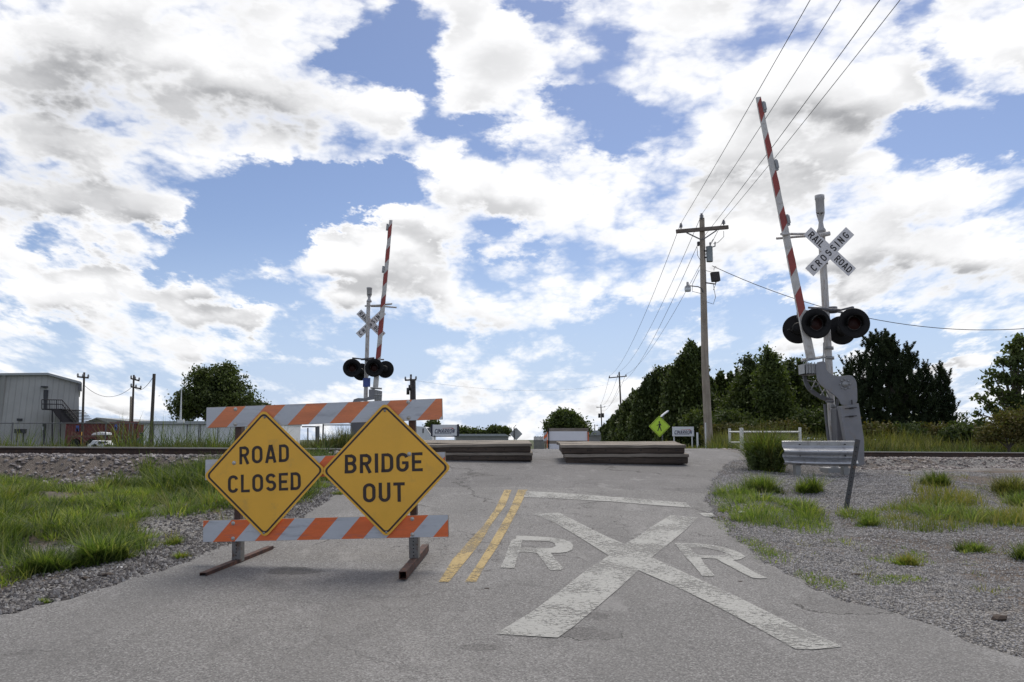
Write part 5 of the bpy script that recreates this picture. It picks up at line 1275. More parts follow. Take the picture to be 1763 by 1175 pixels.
broad_tree('brownish green scrub bush below the leafy tree at the right side', 29, 1735, [(1728, 742, 34, 22), (1755, 730, 36, 28), (1700, 750, 22, 14), (1780, 735, 40, 30), (1722, 722, 10, 12)], 9000, .10, .22, mat='scrub', seed=62, group=None, trunk=.06, name='scrub_bush', per=24)
broad_tree('small pale sapling beside the pale tree line near the pine foot', 36, 1655, [(1655, 735, 12, 10), (1662, 722, 8, 10), (1640, 742, 14, 8)], 500, .12, .2, mat='leaf_light', seed=63, trunk=.025, name='sapling', per=10)

# ------------------------------------------------------------------ buildings on the left
def corrugated(name, c0, scale, ax):
    m, g = mat_new(name); x, y, z = g.sep(wobj(g)); q = (x, y, z)[ax]
    w_ = g.m('PINGPONG', g.m('MULTIPLY', q, scale), 1.0); n = g.noise(wobj(g), .5, 3, .6)
    c = g.mix(g.mr(n, .3, .7), tuple(v * .93 for v in c0), tuple(v * 1.06 for v in c0)); c = g.mix(g.mr(w_, .82, .95, 0, .35), c, tuple(v * .6 for v in c0))
    g.put(g.bsdf.inputs['Base Color'], c); g.bsdf.inputs['Roughness'].default_value = .55
    bump(g, g.mr(w_, .7, 1.0), .6, .05); return m
YB = 84.0
def PB(px, py, Y=YB): p = W(px, py, Y); return (p.x, p.z)
hall = empty('metal_building', (W(70, 760, YB).x, YB, tz(W(70, 760, YB).x, YB)), label='large pale grey corrugated metal building with an outside stair', cat='building')
gz = hall.location.z - .3
b = MB(); xl = W(-190, 700, YB).x; xe = W(136, 700, YB).x
wall = [(xl, gz), (xe, gz), PB(136, 659), PB(82, 645), PB(-190, 648)]

def slab(mb, pts, dep, lift=0.0):
    P = [W(a, c, YB - .60 * max(0.0, (136 - a)) / FPX * YB * .72 - lift) for a, c in pts]; D = Vector((-.555 * dep, dep, 0)); n = len(P)
    mb.add(P + [p + D for p in P], [tuple(range(n)), tuple(range(n, 2 * n))[::-1]] + [(i, i + n, (i + 1) % n + n, (i + 1) % n) for i in range(n)])
slab(b, [(-190, 775), (136, 772), (136, 659), (82, 645), (-190, 648)], 26); b.build('wall', corrugated('ribbed_wall_metal', (.38, .38, .37), 4.4, 0), hall, True)
b = MB(); e = PB(140, 657.5); r_ = PB(82, 642); l_ = PB(-190, 645)
slab(b, [(140, 657.5), (140, 661.5), (82, 645.8), (-190, 648.5), (-190, 644.5), (82, 642)], 26.3, .35); b.build('roof', M_['roofgrey'], hall, True)
b = MB(); slab(b, [(134.5, 672), (141, 674), (141, 659), (134.5, 658)], .6, .3); b.build('eave_trim', M_['silver2'], hall, True)
def box_px(x0, x1, y0, y1, Y, d0, d1):
    if Y == YB: Y = YB - .60 * max(0.0, (136 - (x0 + x1) / 2)) / FPX * YB * .72; d0 -= .12
    a = W(x0, y1, Y); c = W(x1, y0, Y); return (a.x, c.x, Y + d0, Y + d1, a.z, c.z)
b = MB(); b.box(*box_px(2, 3.6, 645, 765, YB, -.15, -.01)); b.build('downspout', M_['greybeige'], hall, True)
b = MB(); b.box(*box_px(74.5, 83.5, 672, 704, YB, -.06, -.01)); b.build('door', M_['darkdoor'], hall, True, label='dark upper door at the stair landing')
b = MB(); b.box(*box_px(71, 80, 730, 765, YB, -.06, -.01)); d_ = b.build('door', M_['darkdoor'], hall, True, label='dark ground floor door under the stair')
b = MB(); b.box(*box_px(74.5, 76.5, 735, 741, YB, -.075, -.065)); b.build('door_notice', M_['whiteish'], d_, True)
b = MB(); b.tube([W(76, 669.5, YB - .3), W(82, 667, YB - .3)], .12, 6); b.box(*box_px(76, 83, 665.5, 668, YB, -.5, -.02)); b.build('door_lamp', M_['darkdoor'], hall, True)
b = MB(); b.box(*box_px(31, 40, 721, 725, YB, -.25, -.02)); b.build('vent', M_['darkdoor'], hall, True)
for x0 in (29, 39.5): b = MB(); b.box(*box_px(x0, x0 + 8, 739, 746, YB, -.35, -.02)); b.box(*box_px(x0 + 3, x0 + 5, 746, 762, YB, -.3, -.2)); b.build('meter_box', M_['darkdoor'], hall, True)
st = MB(); Ys = YB - 4.0
st.prism([PB(72, 704, Ys), PB(107, 704, Ys), PB(107, 706, Ys), PB(72, 706, Ys)], Ys, YB - .6)
st.prism([PB(90, 706, Ys), PB(107, 706, Ys), PB(126, 727, Ys), PB(134, 738, Ys), PB(107, 728, Ys), PB(96, 716, Ys)], Ys, Ys + .08)
for i in range(12):
    t = i / 11; p = W(107 + 27 * t, 705 + 30 * t, Ys); st.box(p.x - .3, p.x + .3, Ys, YB - .3, p.z - .06, p.z)
st.build('stair', M_['stair'], hall, True)
b = MB(); 
for yy in (Ys,):
    for a, c in (((72, 688.5), (107, 689)), ((107, 689), (135, 722)), ((72, 696), (107, 696.5)), ((107, 696.5), (134, 729))): b.tube([W(*a, yy), W(*c, yy)], .05, 5)
    for i in range(12): x = 72 + 35 * i / 11; b.tube([W(x, 689, yy), W(x, 705, yy)], .022 if i % 4 else .05, 4)
    for i in range(1, 10): x = 107 + 28 * i / 9; b.tube([W(x, 689 + 33 * i / 9, yy), W(x, 705 + 31 * i / 9, yy)], .022, 4)
    b.tube([W(90, 706, yy), W(90, 765, yy)], .07, 5); b.tube([W(104, 715, yy), W(104, 765, yy)], .06, 5)
b.build('railing', M_['stair'], hall, True)

# low grey-roofed building and long white shed behind the containers
g2 = empty('low_building', (W(200, 750, 95).x, 95, tz(W(200, 750, 95).x, 95)), label='low building with a long grey gabled metal roof behind the containers', cat='building')
zg = g2.location.z - .3; b = MB()
b.prism([(W(140, 740, 95).x, zg), (W(188, 740, 95).x, zg), PB(188, 727, 95), PB(166, 721, 95), PB(140, 730, 95)], 95, 95.3); b.box(W(166, 750, 95).x, W(250, 750, 95).x, 95.3, 105, zg, W(250, 727, 95).z); b.build('wall', M_['greybeige'], g2, True)
b = MB(); A = [W(138, 730.5, 94.6), W(166, 719, 94.6), W(188, 727.5, 94.6)]
top2 = W(262, 723.5, 97); low2 = W(262, 729.5, 94.6)
b.add([A[0], A[1], A[1] + Vector((0, 0, -.12)), A[0] + Vector((0, 0, -.12)), A[2], A[2] + Vector((0, 0, -.12)), top2, low2, low2 + Vector((0, 0, -.12)), W(240, 731, 106), A[0] + Vector((3, 11, 0))],
      [(0, 1, 2, 3), (1, 4, 5, 2), (1, 6, 7, 4), (4, 7, 8, 5), (1, 0, 10, 9, 6)]); b.build('roof', M_['roofgrey'], g2, True)
shed = empty('white_shed', (W(330, 750, 62).x, 62, tz(W(330, 750, 62).x, 62)), label='long low white panelled shed behind the fence', cat='shed')
zg = shed.location.z - .3; b = MB(); x0, x1 = W(247, 750, 62).x, W(600, 750, 62).x
b.box(x0, W(470, 750, 62).x, 62, 70, zg, W(300, 731, 62).z); b.build('wall', M_['whiteish'], shed, True)
b = MB(); b.box(x0 - .3, W(471, 750, 62).x, 61.7, 70.2, W(300, 731, 62).z, W(300, 725.5, 62).z); b.build('roof', M_['roofgrey'], shed, True)
for px in (322, 345, 375, 405, 440):
    b = MB(); b.box(W(px, 750, 62).x - .03, W(px, 750, 62).x + .03, 61.95, 61.99, zg, W(300, 731.5, 62).z); b.build('panel_joint', M_['silver2'], shed, True)

# red shipping containers
def container(label, x0, x1, yt, Y, depth, logos, doors=False, roofm='maroon'):
    A = W(x0, 750, Y).x; B_ = W(x1, 750, Y).x; z0 = tz((A + B_) / 2, Y); zt_ = W(x0, yt, Y).z
    o = empty('shipping_container', ((A + B_) / 2, Y, z0), label=label, cat='shipping container', group='maroon shipping containers')
    b = MB(); n = int((B_ - A) / .3); 
    vs = []; 
    pts = []
    for i in range(n):
        xa = A + (B_ - A) * i / n; wdt = (B_ - A) / n
        pts += [(xa, 0), (xa + wdt * .35, 0), (xa + wdt * .5, .05), (xa + wdt * .85, .05)]
    pts.append((B_, 0)); k = len(pts)
    vs = [Vector((p, Y + q, z)) for z in (z0 - .1, zt_ - .12) for p, q in pts]
    b.add(vs, [(i, i + 1, k + i + 1, k + i) for i in range(k - 1)]); b.box(A, B_, Y + .06, Y + depth, z0 - .1, zt_ - .13); b.build('side_wall', M_['maroon'], o, True)
    b = MB(); b.box(A - .03, B_ + .03, Y - .05, Y + depth + .03, zt_ - .12, zt_); b.build('roof_frame', M_[roofm], o, True)
    if doors:
        for f0, f1 in ((.03, .49), (.51, .97)):
            b = MB(); b.box(A + (B_ - A) * f0, A + (B_ - A) * f1, Y - .05, Y - .005, z0 + .05, zt_ - .15); d = b.build('door', M_['maroon'], o, True)
            for q in (.3, .7):
                b = MB(); xx_ = A + (B_ - A) * (f0 + (f1 - f0) * q); b.tube([(xx_, Y - .09, z0 + .1), (xx_, Y - .09, zt_ - .2)], .03, 6); b.build('locking_bar', M_['galv'], d, True)
    for (lx0, lx1, ly0, ly1, mt) in logos:
        b = MB(); b.box(*box_px(lx0, lx1, ly0, ly1, Y, -.075, -.06)); b.build('label_panel', M_[mt], o, True)
    return o
container('long maroon shipping container with a rusty roof edge and small blue placard', 112, 191, 728, 76, 2.4, [(131, 137, 733, 743, 'bluetag'), (132, 135.5, 737, 743, 'whiteish'), (144, 147, 735, 740, 'rustroof')], roofm='rustroof')
container('maroon shipping container showing its door end with a blue and white placard', 200, 235, 726, 70, 2.4, [(197.5, 203, 731, 741, 'bluetag'), (198.5, 201, 735, 740, 'whiteish')], doors=True)
container('maroon shipping container side wall between the other two containers', 188, 199, 727, 71.5, 5.5, [(181.5, 184, 733, 738, 'rustroof')])
ft = empty('flatbed_trailer', (W(145, 750, 66).x, 66, tz(W(145, 750, 66).x, 66)), label='rusty orange flatbed trailer in front of the long maroon container', cat='trailer')
b = MB(); b.box(*box_px(117, 172, 750, 753, 66, 0, 2.2)); b.build('deck', M_['rustroof'], ft, True)
for px in (122, 139, 165): b = MB(); b.box(*box_px(px, px + 1.2, 744, 766, 66, .0, .1)); b.build('stake', M_['yellow'] if px == 139 else M_['rustroof'], ft, True)
for px in (128, 156):
    b = MB(); b.lathe([(.001, -.12), (.42, -.12), (.45, 0), (.42, .12), (.001, .12)], 14, Matrix.Translation((W(px, 760, 66).x, 66.2, ft.location.z + .45)) @ Matrix.Rotation(R(90), 4, 'X')); b.build('wheel', M_['black'], ft, True)
bd = empty('wrapped_bundle', (W(170, 747, 66.6).x, 66.6, W(170, 750, 66.6).z), label='white wrapped bundle lying on the flatbed trailer', cat='bundle')
b = MB(); b.prism([PB(156, 750, 66.6), PB(183, 749.5, 66.6), PB(182, 745, 66.6), PB(172, 744, 66.6), PB(160, 746, 66.6)], 66.6, 67.6); b.build('wrapping', M_['whiteish'], bd, True, bevel=.05)
car = empty('parked_car', (W(176, 760, 62).x, 62, tz(W(176, 760, 62).x, 62)), label='white car roof showing above the weeds in front of the containers', cat='car')
b = MB(); cz_ = lambda py: W(176, py, 62).z
b.prism([(W(160, 750, 62).x, cz_(772)), (W(192, 750, 62).x, cz_(772)), (W(192, 750, 62).x, cz_(766)), (W(187, 750, 62).x, cz_(764)), (W(184, 750, 62).x, cz_(759)), (W(169, 750, 62).x, cz_(758.5)), (W(165, 750, 62).x, cz_(764)), (W(160, 750, 62).x, cz_(766))], 61.2, 62.8); b.build('body', M_['whiteish'], car, True, bevel=.06)
b = MB(); b.prism([PB(167.5, 764, 61.15), PB(185, 764, 61.15), PB(183, 760.5, 61.15), PB(170, 760, 61.15)], 61.15, 61.19); b.build('side_window', M_['sign_dark'], car, True)
for px in (165, 187):
    b = MB(); b.lathe([(.001, -.1), (.26, -.1), (.28, 0), (.26, .1), (.001, .1)], 14, Matrix.Translation((W(px, 750, 61.3).x, 61.25, car.location.z + .26)) @ Matrix.Rotation(R(90), 4, 'X')); b.build('wheel', M_['black'], car, True)
pk = empty('pickup_truck', (W(240, 760, 64).x, 64, tz(W(240, 760, 64).x, 64)), label='pale parked vehicle between the maroon container and the white shed', cat='truck')
b = MB(); b.prism([PB(234.5, 764, 64), PB(248, 764, 64), PB(248, 753, 64), PB(240, 752, 64), PB(237, 755, 64), PB(234.5, 756, 64)], 64, 66); b.build('body', M_['silver2'], pk, True, bevel=.05)
b = MB(); b.prism([PB(236, 751, 64), PB(248, 751, 64), PB(248, 745, 64), PB(238, 745, 64)], 64.2, 65.8); b.build('cab', M_['sign_dark'], pk, True, bevel=.05)

# chain-link fence along the yard, with a gate behind the signs
YF = 54.0
def fence(label, px0, px1, ytop, Y, step, name='chain_link_fence', base=None, mesh=True):
    A, B_ = W(px0, 750, Y).x, W(px1, 750, Y).x; zt_ = W((px0 + px1) / 2, ytop, Y).z; z0 = tz((A + B_) / 2, Y)
    o = empty(name, ((A + B_) / 2, Y, z0), label=label, cat='fence', group='chain link fence sections')
    n = max(1, int(round((B_ - A) / step)))
    for i in range(n + 1):
        x = A + (B_ - A) * i / n; b = MB(); b.tube([(x, Y, z0 - .2), (x, Y, zt_ + .05)], .045, 8); b.build('fence_post', M_['silver2'], o, True)
    b = MB(); b.tube([(A, Y, zt_), (B_, Y, zt_)], .035, 6); b.build('top_rail', M_['silver2'], o, True)
    if mesh:
        b = MB(); s = .28; H = zt_ - z0; x = A - H
        while x < B_:
            for sg in (1, -1):
                xa, za, xb, zb_ = x, (z0 if sg > 0 else zt_), x + H, (zt_ if sg > 0 else z0)
                if xa < A: t = (A - xa) / H; za = za + (zb_ - za) * t; xa = A
                if xb > B_: t = (B_ - xa) / (xb - xa); zb_ = za + (zb_ - za) * t; xb = B_
                if xb > xa: b.tube([(xa, Y + .005 * sg, za), (xb, Y + .005 * sg, zb_)], .0022, 3, cap=False)
            x += s
        b.build('wire_mesh', M_['silver2'], o, True)
    return o
fence('grey chain link fence in front of the metal building and containers', -60, 262, 729, YF, 2.9)
fence('chain link fence section in front of the white shed', 264, 420, 731, YF, 2.9)
fence('chain link fence section seen in the gap between the two diamond signs', 556, 690, 732, 44, 3.2)
gt = empty('yard_gate', (W(572, 750, 44).x, 43.8, tz(W(572, 750, 44).x, 44)), label='tubular framed yard gate seen between the diamond signs', cat='gate')
b = MB()
for (a, c) in (((520, 735), (544, 735)), ((544, 735), (544, 768)), ((520, 768), (544, 768)), ((530, 737), (530, 768))): b.tube([W(*a, 43.8), W(*c, 43.8)], .04, 6)
b.build('gate_leaf', M_['silver2'], gt, True)
b = MB(); b.tube([W(547.5, 734, 43.8), W(547.5, 770, 43.8)], .09, 8); b.build('gate_post', M_['silver2'], gt, True)
bg_ = empty('grey_shed', (W(625, 740, 50).x, 50, tz(W(625, 740, 50).x, 50)), label='pale lilac grey shed partly hidden behind the BRIDGE OUT sign', cat='shed')
b = MB(); b.box(W(603, 750, 50).x, W(650, 750, 50).x, 50, 54, bg_.location.z - .2, W(620, 729.5, 50).z); b.build('wall', M_['greybeige'], bg_, True)
b = MB(); b.box(W(601.5, 750, 50).x, W(652, 750, 50).x, 49.7, 54.3, W(620, 729.5, 50).z, W(620, 727.5, 50).z); b.build('roof', M_['roofgrey'], bg_, True)
dc = empty('dark_vehicle', (W(600, 760, 42).x, 42, tz(W(600, 760, 42).x, 42)), label='dark parked vehicle just left of the BRIDGE OUT sign', cat='vehicle')
b = MB(); b.prism([PB(578, 768, 42), PB(630, 768, 42), PB(630, 750, 42), PB(610, 748, 42), PB(592, 748, 42), PB(584, 755, 42), PB(579, 758, 42)], 42, 43.8); b.build('body', M_['sign_dark'], dc, True, bevel=.12)
b = MB(); b.prism([PB(588, 755, 41.95), PB(600, 755, 41.95), PB(600, 750, 41.95), PB(593, 750, 41.95)], 41.95, 41.99); b.build('window', M_['porcelain'], dc, True)
for px in (590, 622):
    b = MB(); b.lathe([(.001, -.1), (.30, -.1), (.33, 0), (.30, .1), (.001, .1)], 14, Matrix.Translation((W(px, 750, 42).x, 41.98, dc.location.z + .32)) @ Matrix.Rotation(R(90), 4, 'X')); b.build('wheel', M_['black'], dc, True)
hd = empty('fire_hydrant', (W(576, 760, 40).x, 40, tz(W(576, 760, 40).x, 40)), label='dark valve stand in the weeds left of the dark vehicle', cat='hydrant')
b = MB(); hz = hd.location.z; hx = hd.location.x; b.lathe([(.001, 0), (.16, 0), (.16, .06), (.10, .1), (.10, .55), (.17, .6), (.17, .66), (.10, .72), (.001, .8)], 12, Matrix.Translation((hx, 40, hz))); b.build('barrel', M_['dark'], hd, True)
b = MB(); b.tube([(hx - .26, 40, hz + .5), (hx + .26, 40, hz + .5)], .09, 8); b.build('outlet', M_['dark'], hd, True)

# far barricade, fence, sign backs and distant houses straight ahead
fb = empty('barricade', (W(978, 770, 42).x, 42, tz(W(978, 770, 42).x, 42)), label='distant barricade with white panels and orange edges between the timber stacks', cat='barricade')
for (x0, x1, y0, y1, mt) in ((943, 1013, 737.5, 743, 'matwood'), (944, 1011, 743, 759, 'sign_white'), (937, 1013, 759, 764.5, 'matwood'), (944, 1011, 764.5, 775, 'sign_white')):
    b = MB(); b.box(*box_px(x0, x1, y0, y1, 42, 0, .05)); b.build('board', M_[mt], fb, True)
for px in (941.5, 1012): 
    b = MB(); b.box(*box_px(px, px + 1.3, 744, 772, 42, -.06, -.01)); p = b.build('post', M_['osheet2'], fb, True)
b = MB(); b.box(*box_px(943.5, 945, 737, 779, 42, -.08, -.02)); b.build('post', M_['black'], fb, True)
f2 = empty('barricade', (W(937, 770, 45).x, 45, tz(W(937, 770, 45).x, 45)), label='second distant barricade end with orange stripes at the left of the far one', cat='barricade')
b = MB(); b.box(*box_px(936, 943, 745, 760, 45, 0, .04)); bb_ = b.build('board', M_['wsheet'], f2, True)
b = MB(); b.prism([PB(936, 752, 44.97), PB(943, 745, 44.97), PB(943, 750, 44.97), PB(936, 757, 44.97)], 44.97, 44.99); b.build('orange_stripe', M_['osheet2'], bb_, True)
b = MB(); b.box(*box_px(939, 940.5, 742, 778, 45, .05, .1)); b.build('post', M_['rust'], f2, True)
for (px, wd_, yt, Yh, lb) in ((1018, 34, 741.5, 120, 'distant low house with a grey roof just right of the small round tree'),):
    h = empty('house', (W(px, 750, Yh).x, Yh, tz(W(px, 750, Yh).x, Yh)), label=lb, cat='house'); b = MB()
    b.box(W(px - wd_ / 2, 750, Yh).x, W(px + wd_ / 2, 750, Yh).x, Yh, Yh + 8, h.location.z - .3, W(px, 750, Yh).z); b.build('wall', M_['greybeige'], h, True)
    b = MB(); b.prism([PB(px - wd_ / 2 - 1, 750, Yh), PB(px + wd_ / 2 + 1, 750, Yh), PB(px + wd_ / 2 - 4, yt, Yh), PB(px - wd_ / 2 + 3, yt, Yh)], Yh - .3, Yh + 8.3); b.build('roof', M_['roofgrey'], h, True)
h = empty('house', (W(830, 750, 140).x, 140, tz(W(830, 750, 140).x, 140)), label='distant low building with a grey roof among the low trees', cat='house')
b = MB(); b.box(W(785, 750, 140).x, W(875, 750, 140).x, 140, 150, h.location.z - .3, W(830, 751, 140).z); b.build('wall', M_['greybeige'], h, True)
b = MB(); b.prism([PB(782, 751.5, 140), PB(878, 751.5, 140), PB(870, 747.5, 140), PB(790, 747.5, 140)], 139.6, 150.4); b.build('roof', M_['roofgrey'], h, True)
sb = empty('road_sign', (W(888, 760, 60).x, 60, tz(W(888, 760, 60).x, 60)), label='grey back of a diamond road sign with a small solar panel on its post', cat='road sign')
b = MB(); c_ = W(888.5, 747.5, 60); hh = 11 * 60 / FPX; b.prism([(c_.x - hh, c_.z), (c_.x, c_.z - hh), (c_.x + hh, c_.z), (c_.x, c_.z + hh)], 60, 60.03); b.build('sign_panel', M_['sign_back'], sb, True)
b = MB(); b.tube([(W(885.5, 750, 60).x, 59.9, sb.location.z - .2), W(885, 736, 59.9)], .045, 6); b.build('post', M_['dark'], sb, True)
b = MB(); b.prism([PB(884, 737, 59.8), PB(884.8, 735.5, 59.8), PB(889, 731, 59.8), PB(888.5, 733, 59.8)], 59.5, 60.1); b.build('solar_panel', M_['dark'], sb, True)
pf = empty('picket_fence', (W(925, 760, 55).x, 55, tz(W(925, 760, 55).x, 55)), label='grey paling fence beside the road beyond the left timber stack', cat='fence')
b = MB()
for i in range(9): p0_ = W(919 + i * 2.1, 752, 55); b.box(p0_.x, p0_.x + .07, 55, 55.03, pf.location.z, p0_.z + .03 * (i % 2))
b.box(W(918, 750, 55).x, W(938, 750, 55).x, 55.035, 55.06, W(925, 760, 55).z, W(925, 759, 55).z); b.build('palings', M_['silver2'], pf, True)

# advertising boards
def ad_board(label, x0, x1, y0, y1, Y, frame, tilt):
    A = W(x0, y1, Y); B_ = W(x1, y0, Y); c = (A + B_) / 2; w = (B_.x - A.x); hgt = (B_.z - A.z); z0 = tz(c.x, Y)
    o = empty('advertising_board', (c.x, Y, z0), label=label, cat='sign', group='white advertising boards beside the road')
    b = MB(); b.box(A.x, B_.x, Y, Y + .06, A.z, B_.z); p = b.build('sign_panel', M_['sign_white'], o, True)
    M = Matrix.Translation((c.x, Y - .002, c.z))
    t = text_mb('CIMARRON', hgt * .38, w * .80, -.0, -hgt * .08, 0, M, slant=.25, wd=.17, gap=.10); t.build('lettering', M_['navy'], p, True)
    b = MB(); b.prism([(-w * .40, -hgt * .30), (w * .30, -hgt * .30), (w * .26, -hgt * .33), (-w * .40, -hgt * .33)], -.002, 0, M)
    b.build('underline', M_['navy'], p, True)
    b = MB(); b.prism([(-w * .12, hgt * .16), (w * .25, hgt * .18), (w * .33, hgt * .10), (w * .38, hgt * .12), (w * .30, hgt * .22), (-w * .08, hgt * .19)], -.002, 0, M); b.build('swoosh', M_['redink'], p, True)
    for sx_ in (-.42, .42): b = MB(); b.box(c.x + w * sx_ - .03, c.x + w * sx_ + .03, Y + .07, Y + .12, z0 - .2, A.z + .1); b.build('post', M_['whiteish'], o, True)
    if frame:
        for a, d in ((A.x - .07, A.x), (B_.x, B_.x + .09)): b = MB(); b.box(a, d, Y - .03, Y + .1, A.z - .03, B_.z + .02); b.build('frame_side', M_['sign_dark'], o, True)
        b = MB(); b.box(A.x, B_.x, Y - .02, Y + .05, A.z - .05, A.z - .005); b.build('frame_bottom', M_['sign_dark'], o, True)
ad_board('white advertising board with dark side frames above the left timber stack', 744.5, 787, 731.5, 750.5, 36, True, 0)
ad_board('white advertising board beside the walking-person sign', 1158, 1194.5, 735, 751.5, 44, False, 0)
tl = empty('box_trailer', (W(728, 750, 39).x, 39, tz(W(728, 750, 39).x, 39)), label='white box trailer end partly hidden behind the BRIDGE OUT sign', cat='trailer')
b = MB(); b.prism([PB(712, 768, 39), PB(744, 768, 39), PB(744, 752, 39), PB(732, 735, 39), PB(712, 734, 39)], 39, 41); b.build('body', M_['whiteish'], tl, True)
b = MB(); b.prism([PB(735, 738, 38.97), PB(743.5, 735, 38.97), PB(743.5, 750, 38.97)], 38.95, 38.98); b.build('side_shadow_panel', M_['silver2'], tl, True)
b = MB(); b.box(*box_px(727.5, 729.5, 738, 746, 39, -.03, -.01)); b.build('marker_light', M_['dark'], tl, True)

# fluorescent walking-person sign
Yp = 47.0; ps = empty('pedestrian_sign', (W(1136, 760, Yp).x, Yp, tz(W(1136, 760, Yp).x, Yp)), label='lime green diamond sign with a black walking figure and a solar panel', cat='road sign')
c_ = W(1135.5, 734.5, Yp); hh = 17.6 * Yp / FPX; M = Matrix.Translation((c_.x, Yp, c_.z))
b = MB(); b.prism(diamond(hh * 1.04, .05), 0, .02, M); p = b.build('sign_panel', M_['lime'], ps, True)
b = MB(); ring(b, diamond(hh * .96, .04), diamond(hh * .92, .035), -.004, -.001, M); b.build('border', M_['ink'], p, True)
k_ = hh / 1.0
b = MB(); k = k_ * .0105
body = [(-4, 28), (6, 30), (12, 24), (18, 6), (14, 3), (8, 14), (6, 2), (14, -20), (20, -42), (12, -44), (4, -20), (0, -10), (-6, -26), (-14, -44), (-22, -42), (-12, -20), (-8, 0), (-8, 14), (-16, 8), (-26, 6), (-26, 11), (-14, 16)]
b.prism([(x * k, z * k) for x, z in body], -.005, -.001, M)
b.lathe([(.001, .005), (8 * k, .005), (8 * k, .001)], 14, M @ Matrix.Translation((-1 * k, 0, 40 * k)) @ Matrix.Rotation(R(90), 4, 'X')); b.build('walking_symbol', M_['ink'], p, True)
b = MB(); b.tube([(c_.x + .12, Yp + .08, ps.location.z - .2), W(1141.5, 716, Yp + .08)], .04, 8); b.build('post', M_['silver2'], ps, True)
b = MB(); b.prism([PB(1138.5, 718, Yp), PB(1139.5, 715, Yp), PB(1150, 707, Yp), PB(1150, 709, Yp)], Yp - .25, Yp + .35); b.build('solar_panel', M_['sign_white'], ps, True)
# small roadside posts, white pipe fence
for (px, y0, y1, Y, r_, mt, lb) in ((1200.5, 745, 756, 40, .05, 'whiteish', 'short white marker post by the right advertising board'), (1214.5, 728, 757, 34, .028, 'whiteish', 'slim white marker post just left of the big utility pole base')):
    q = W(px, 750, Y); o = empty('marker_post', (q.x, Y, tz(q.x, Y)), label=lb, cat='post'); b = MB(); b.tube([(q.x, Y, o.location.z - .2), W(px, y0, Y)], r_, 8); b.build('post_shaft', M_[mt], o, True)
Yw = 27.0; wf = empty('pipe_fence', (W(1315, 770, Yw).x, Yw, tz(W(1315, 770, Yw).x, Yw)), label='white pipe fence with two rails standing in tall grass beyond the tracks', cat='fence')
for (px, yt, Y, r_) in ((1256, 738, 29, .05), (1276.5, 737, 25.5, .062), (1377, 736, 28, .05)):
    q = W(px, 760, Y); b = MB(); b.tube([(q.x, Y, tz(q.x, Y) - .3), W(px, yt, Y)], r_, 10); b.build('post', M_['white_pipe'], wf, True)
for (a, c) in (((1256, 744, 29), (1276.5, 744, 25.5)), ((1256, 762, 29), (1276.5, 762, 25.5)), ((1276.5, 744, 25.5), (1377, 744, 28)), ((1276.5, 762, 25.5), (1377, 762, 28))):
    b = MB(); b.tube([W(*a), W(*c)], .03, 8); b.build('rail', M_['white_pipe'], wf, True)
b = MB()
for i in range(1, 5): z_ = 744 + 18 * i / 5; b.tube([W(1276.5, z_, 25.5), W(1377, z_, 28)], .006, 4, cap=False)
b.build('wire_strand', M_['silver2'], wf, True)

# ------------------------------------------------------------------ ground cover
BARE = [[(45, 925), (130, 938), (150, 958), (60, 965), (10, 950)], [(232, 892), (300, 888), (316, 905), (262, 940), (240, 925)], [(60, 845), (130, 850), (120, 862), (50, 860)]]
def bare(x, y):
    px, py = proj(x, y, terrain(x, y, False)); k = np.zeros(len(px), bool)
    for p in BARE: k |= inpoly(px, py, p)
    return k
def cover(name, dens, polys, hfun, wfun, mat, label, lean=.5, droop=.8, thin=None, cat='grass', margin=.0, far=19.0):
    """blades at DENS per square metre inside outlines on the ground"""
    X = []; Y_ = []
    for p in polys:
        c = [gpt(*q) for q in p]; x0, x1 = min(v.x for v in c), max(v.x for v in c); y0, y1 = min(v.y for v in c), min(far, max(v.y for v in c))
        x, y = scatter(int(dens * (x1 - x0) * (y1 - y0)), x0, x1, y0, y1); px, py = proj(x, y, terrain(x, y, False)); k = inpoly(px + rng.normal(size=len(x)) * 9, py + rng.normal(size=len(x)) * 2.5, p); X.append(x[k]); Y_.append(y[k])
    x = np.concatenate(X); y = np.concatenate(Y_)
    k = off_road(x, y, margin) & ~bare(x, y) & ~((np.abs(track_d(x, y)) < 1.5))
    if thin is not None: k &= rng.uniform(size=len(x)) < thin(x, y)
    x, y = x[k], y[k]; return blades(name, x, y, hfun(x, y), wfun(x, y), M_[mat], lean=lean, droop=droop, kind='stuff', label=label, cat=cat)
def patch(x, y, s=1.0, o=0.0): return .5 + .5 * np.clip(np.sin(x * 1.3 * s + o + 1.5 * np.sin(y * .9 * s)) * np.cos(y * 1.6 * s + 1.2 * np.sin(x * .7 * s + o)) + .35 * np.sin(x * 4.3 * s + y * 3.7 * s), -1, 1)
LEFTP = [(-260, 822), (60, 828), (100, 838), (170, 842), (235, 832), (290, 812), (400, 802), (470, 835), (560, 838), (520, 862), (430, 872), (350, 885), (300, 893), (238, 893), (258, 945), (215, 962), (140, 972), (70, 978), (60, 995), (0, 1012), (-300, 1100)]
hf = lambda a, b, o=0.0: (lambda x, y: (a + (b - a) * patch(x, y, 1, o) ** 1.5) * rng.uniform(.55, 1.2, len(x)))
wf_ = lambda a: (lambda x, y: a * (1 + .05 * y) * rng.uniform(.6, 1.3, len(x)))
cover('grass', 1300, [LEFTP], hf(.05, .20), wf_(.0055), 'grass', 'bright green grass verge left of the road', thin=lambda x, y: .1 + .9 * (patch(x, y, 1.5, 2.0) > .42))
cover('grass', 1000, [LEFTP], hf(.10, .36, 1.2), wf_(.006), 'grass_dark', 'darker long grass clumps in the left verge', thin=lambda x, y: (patch(x, y, .9, .7) > .42) * 1.0)
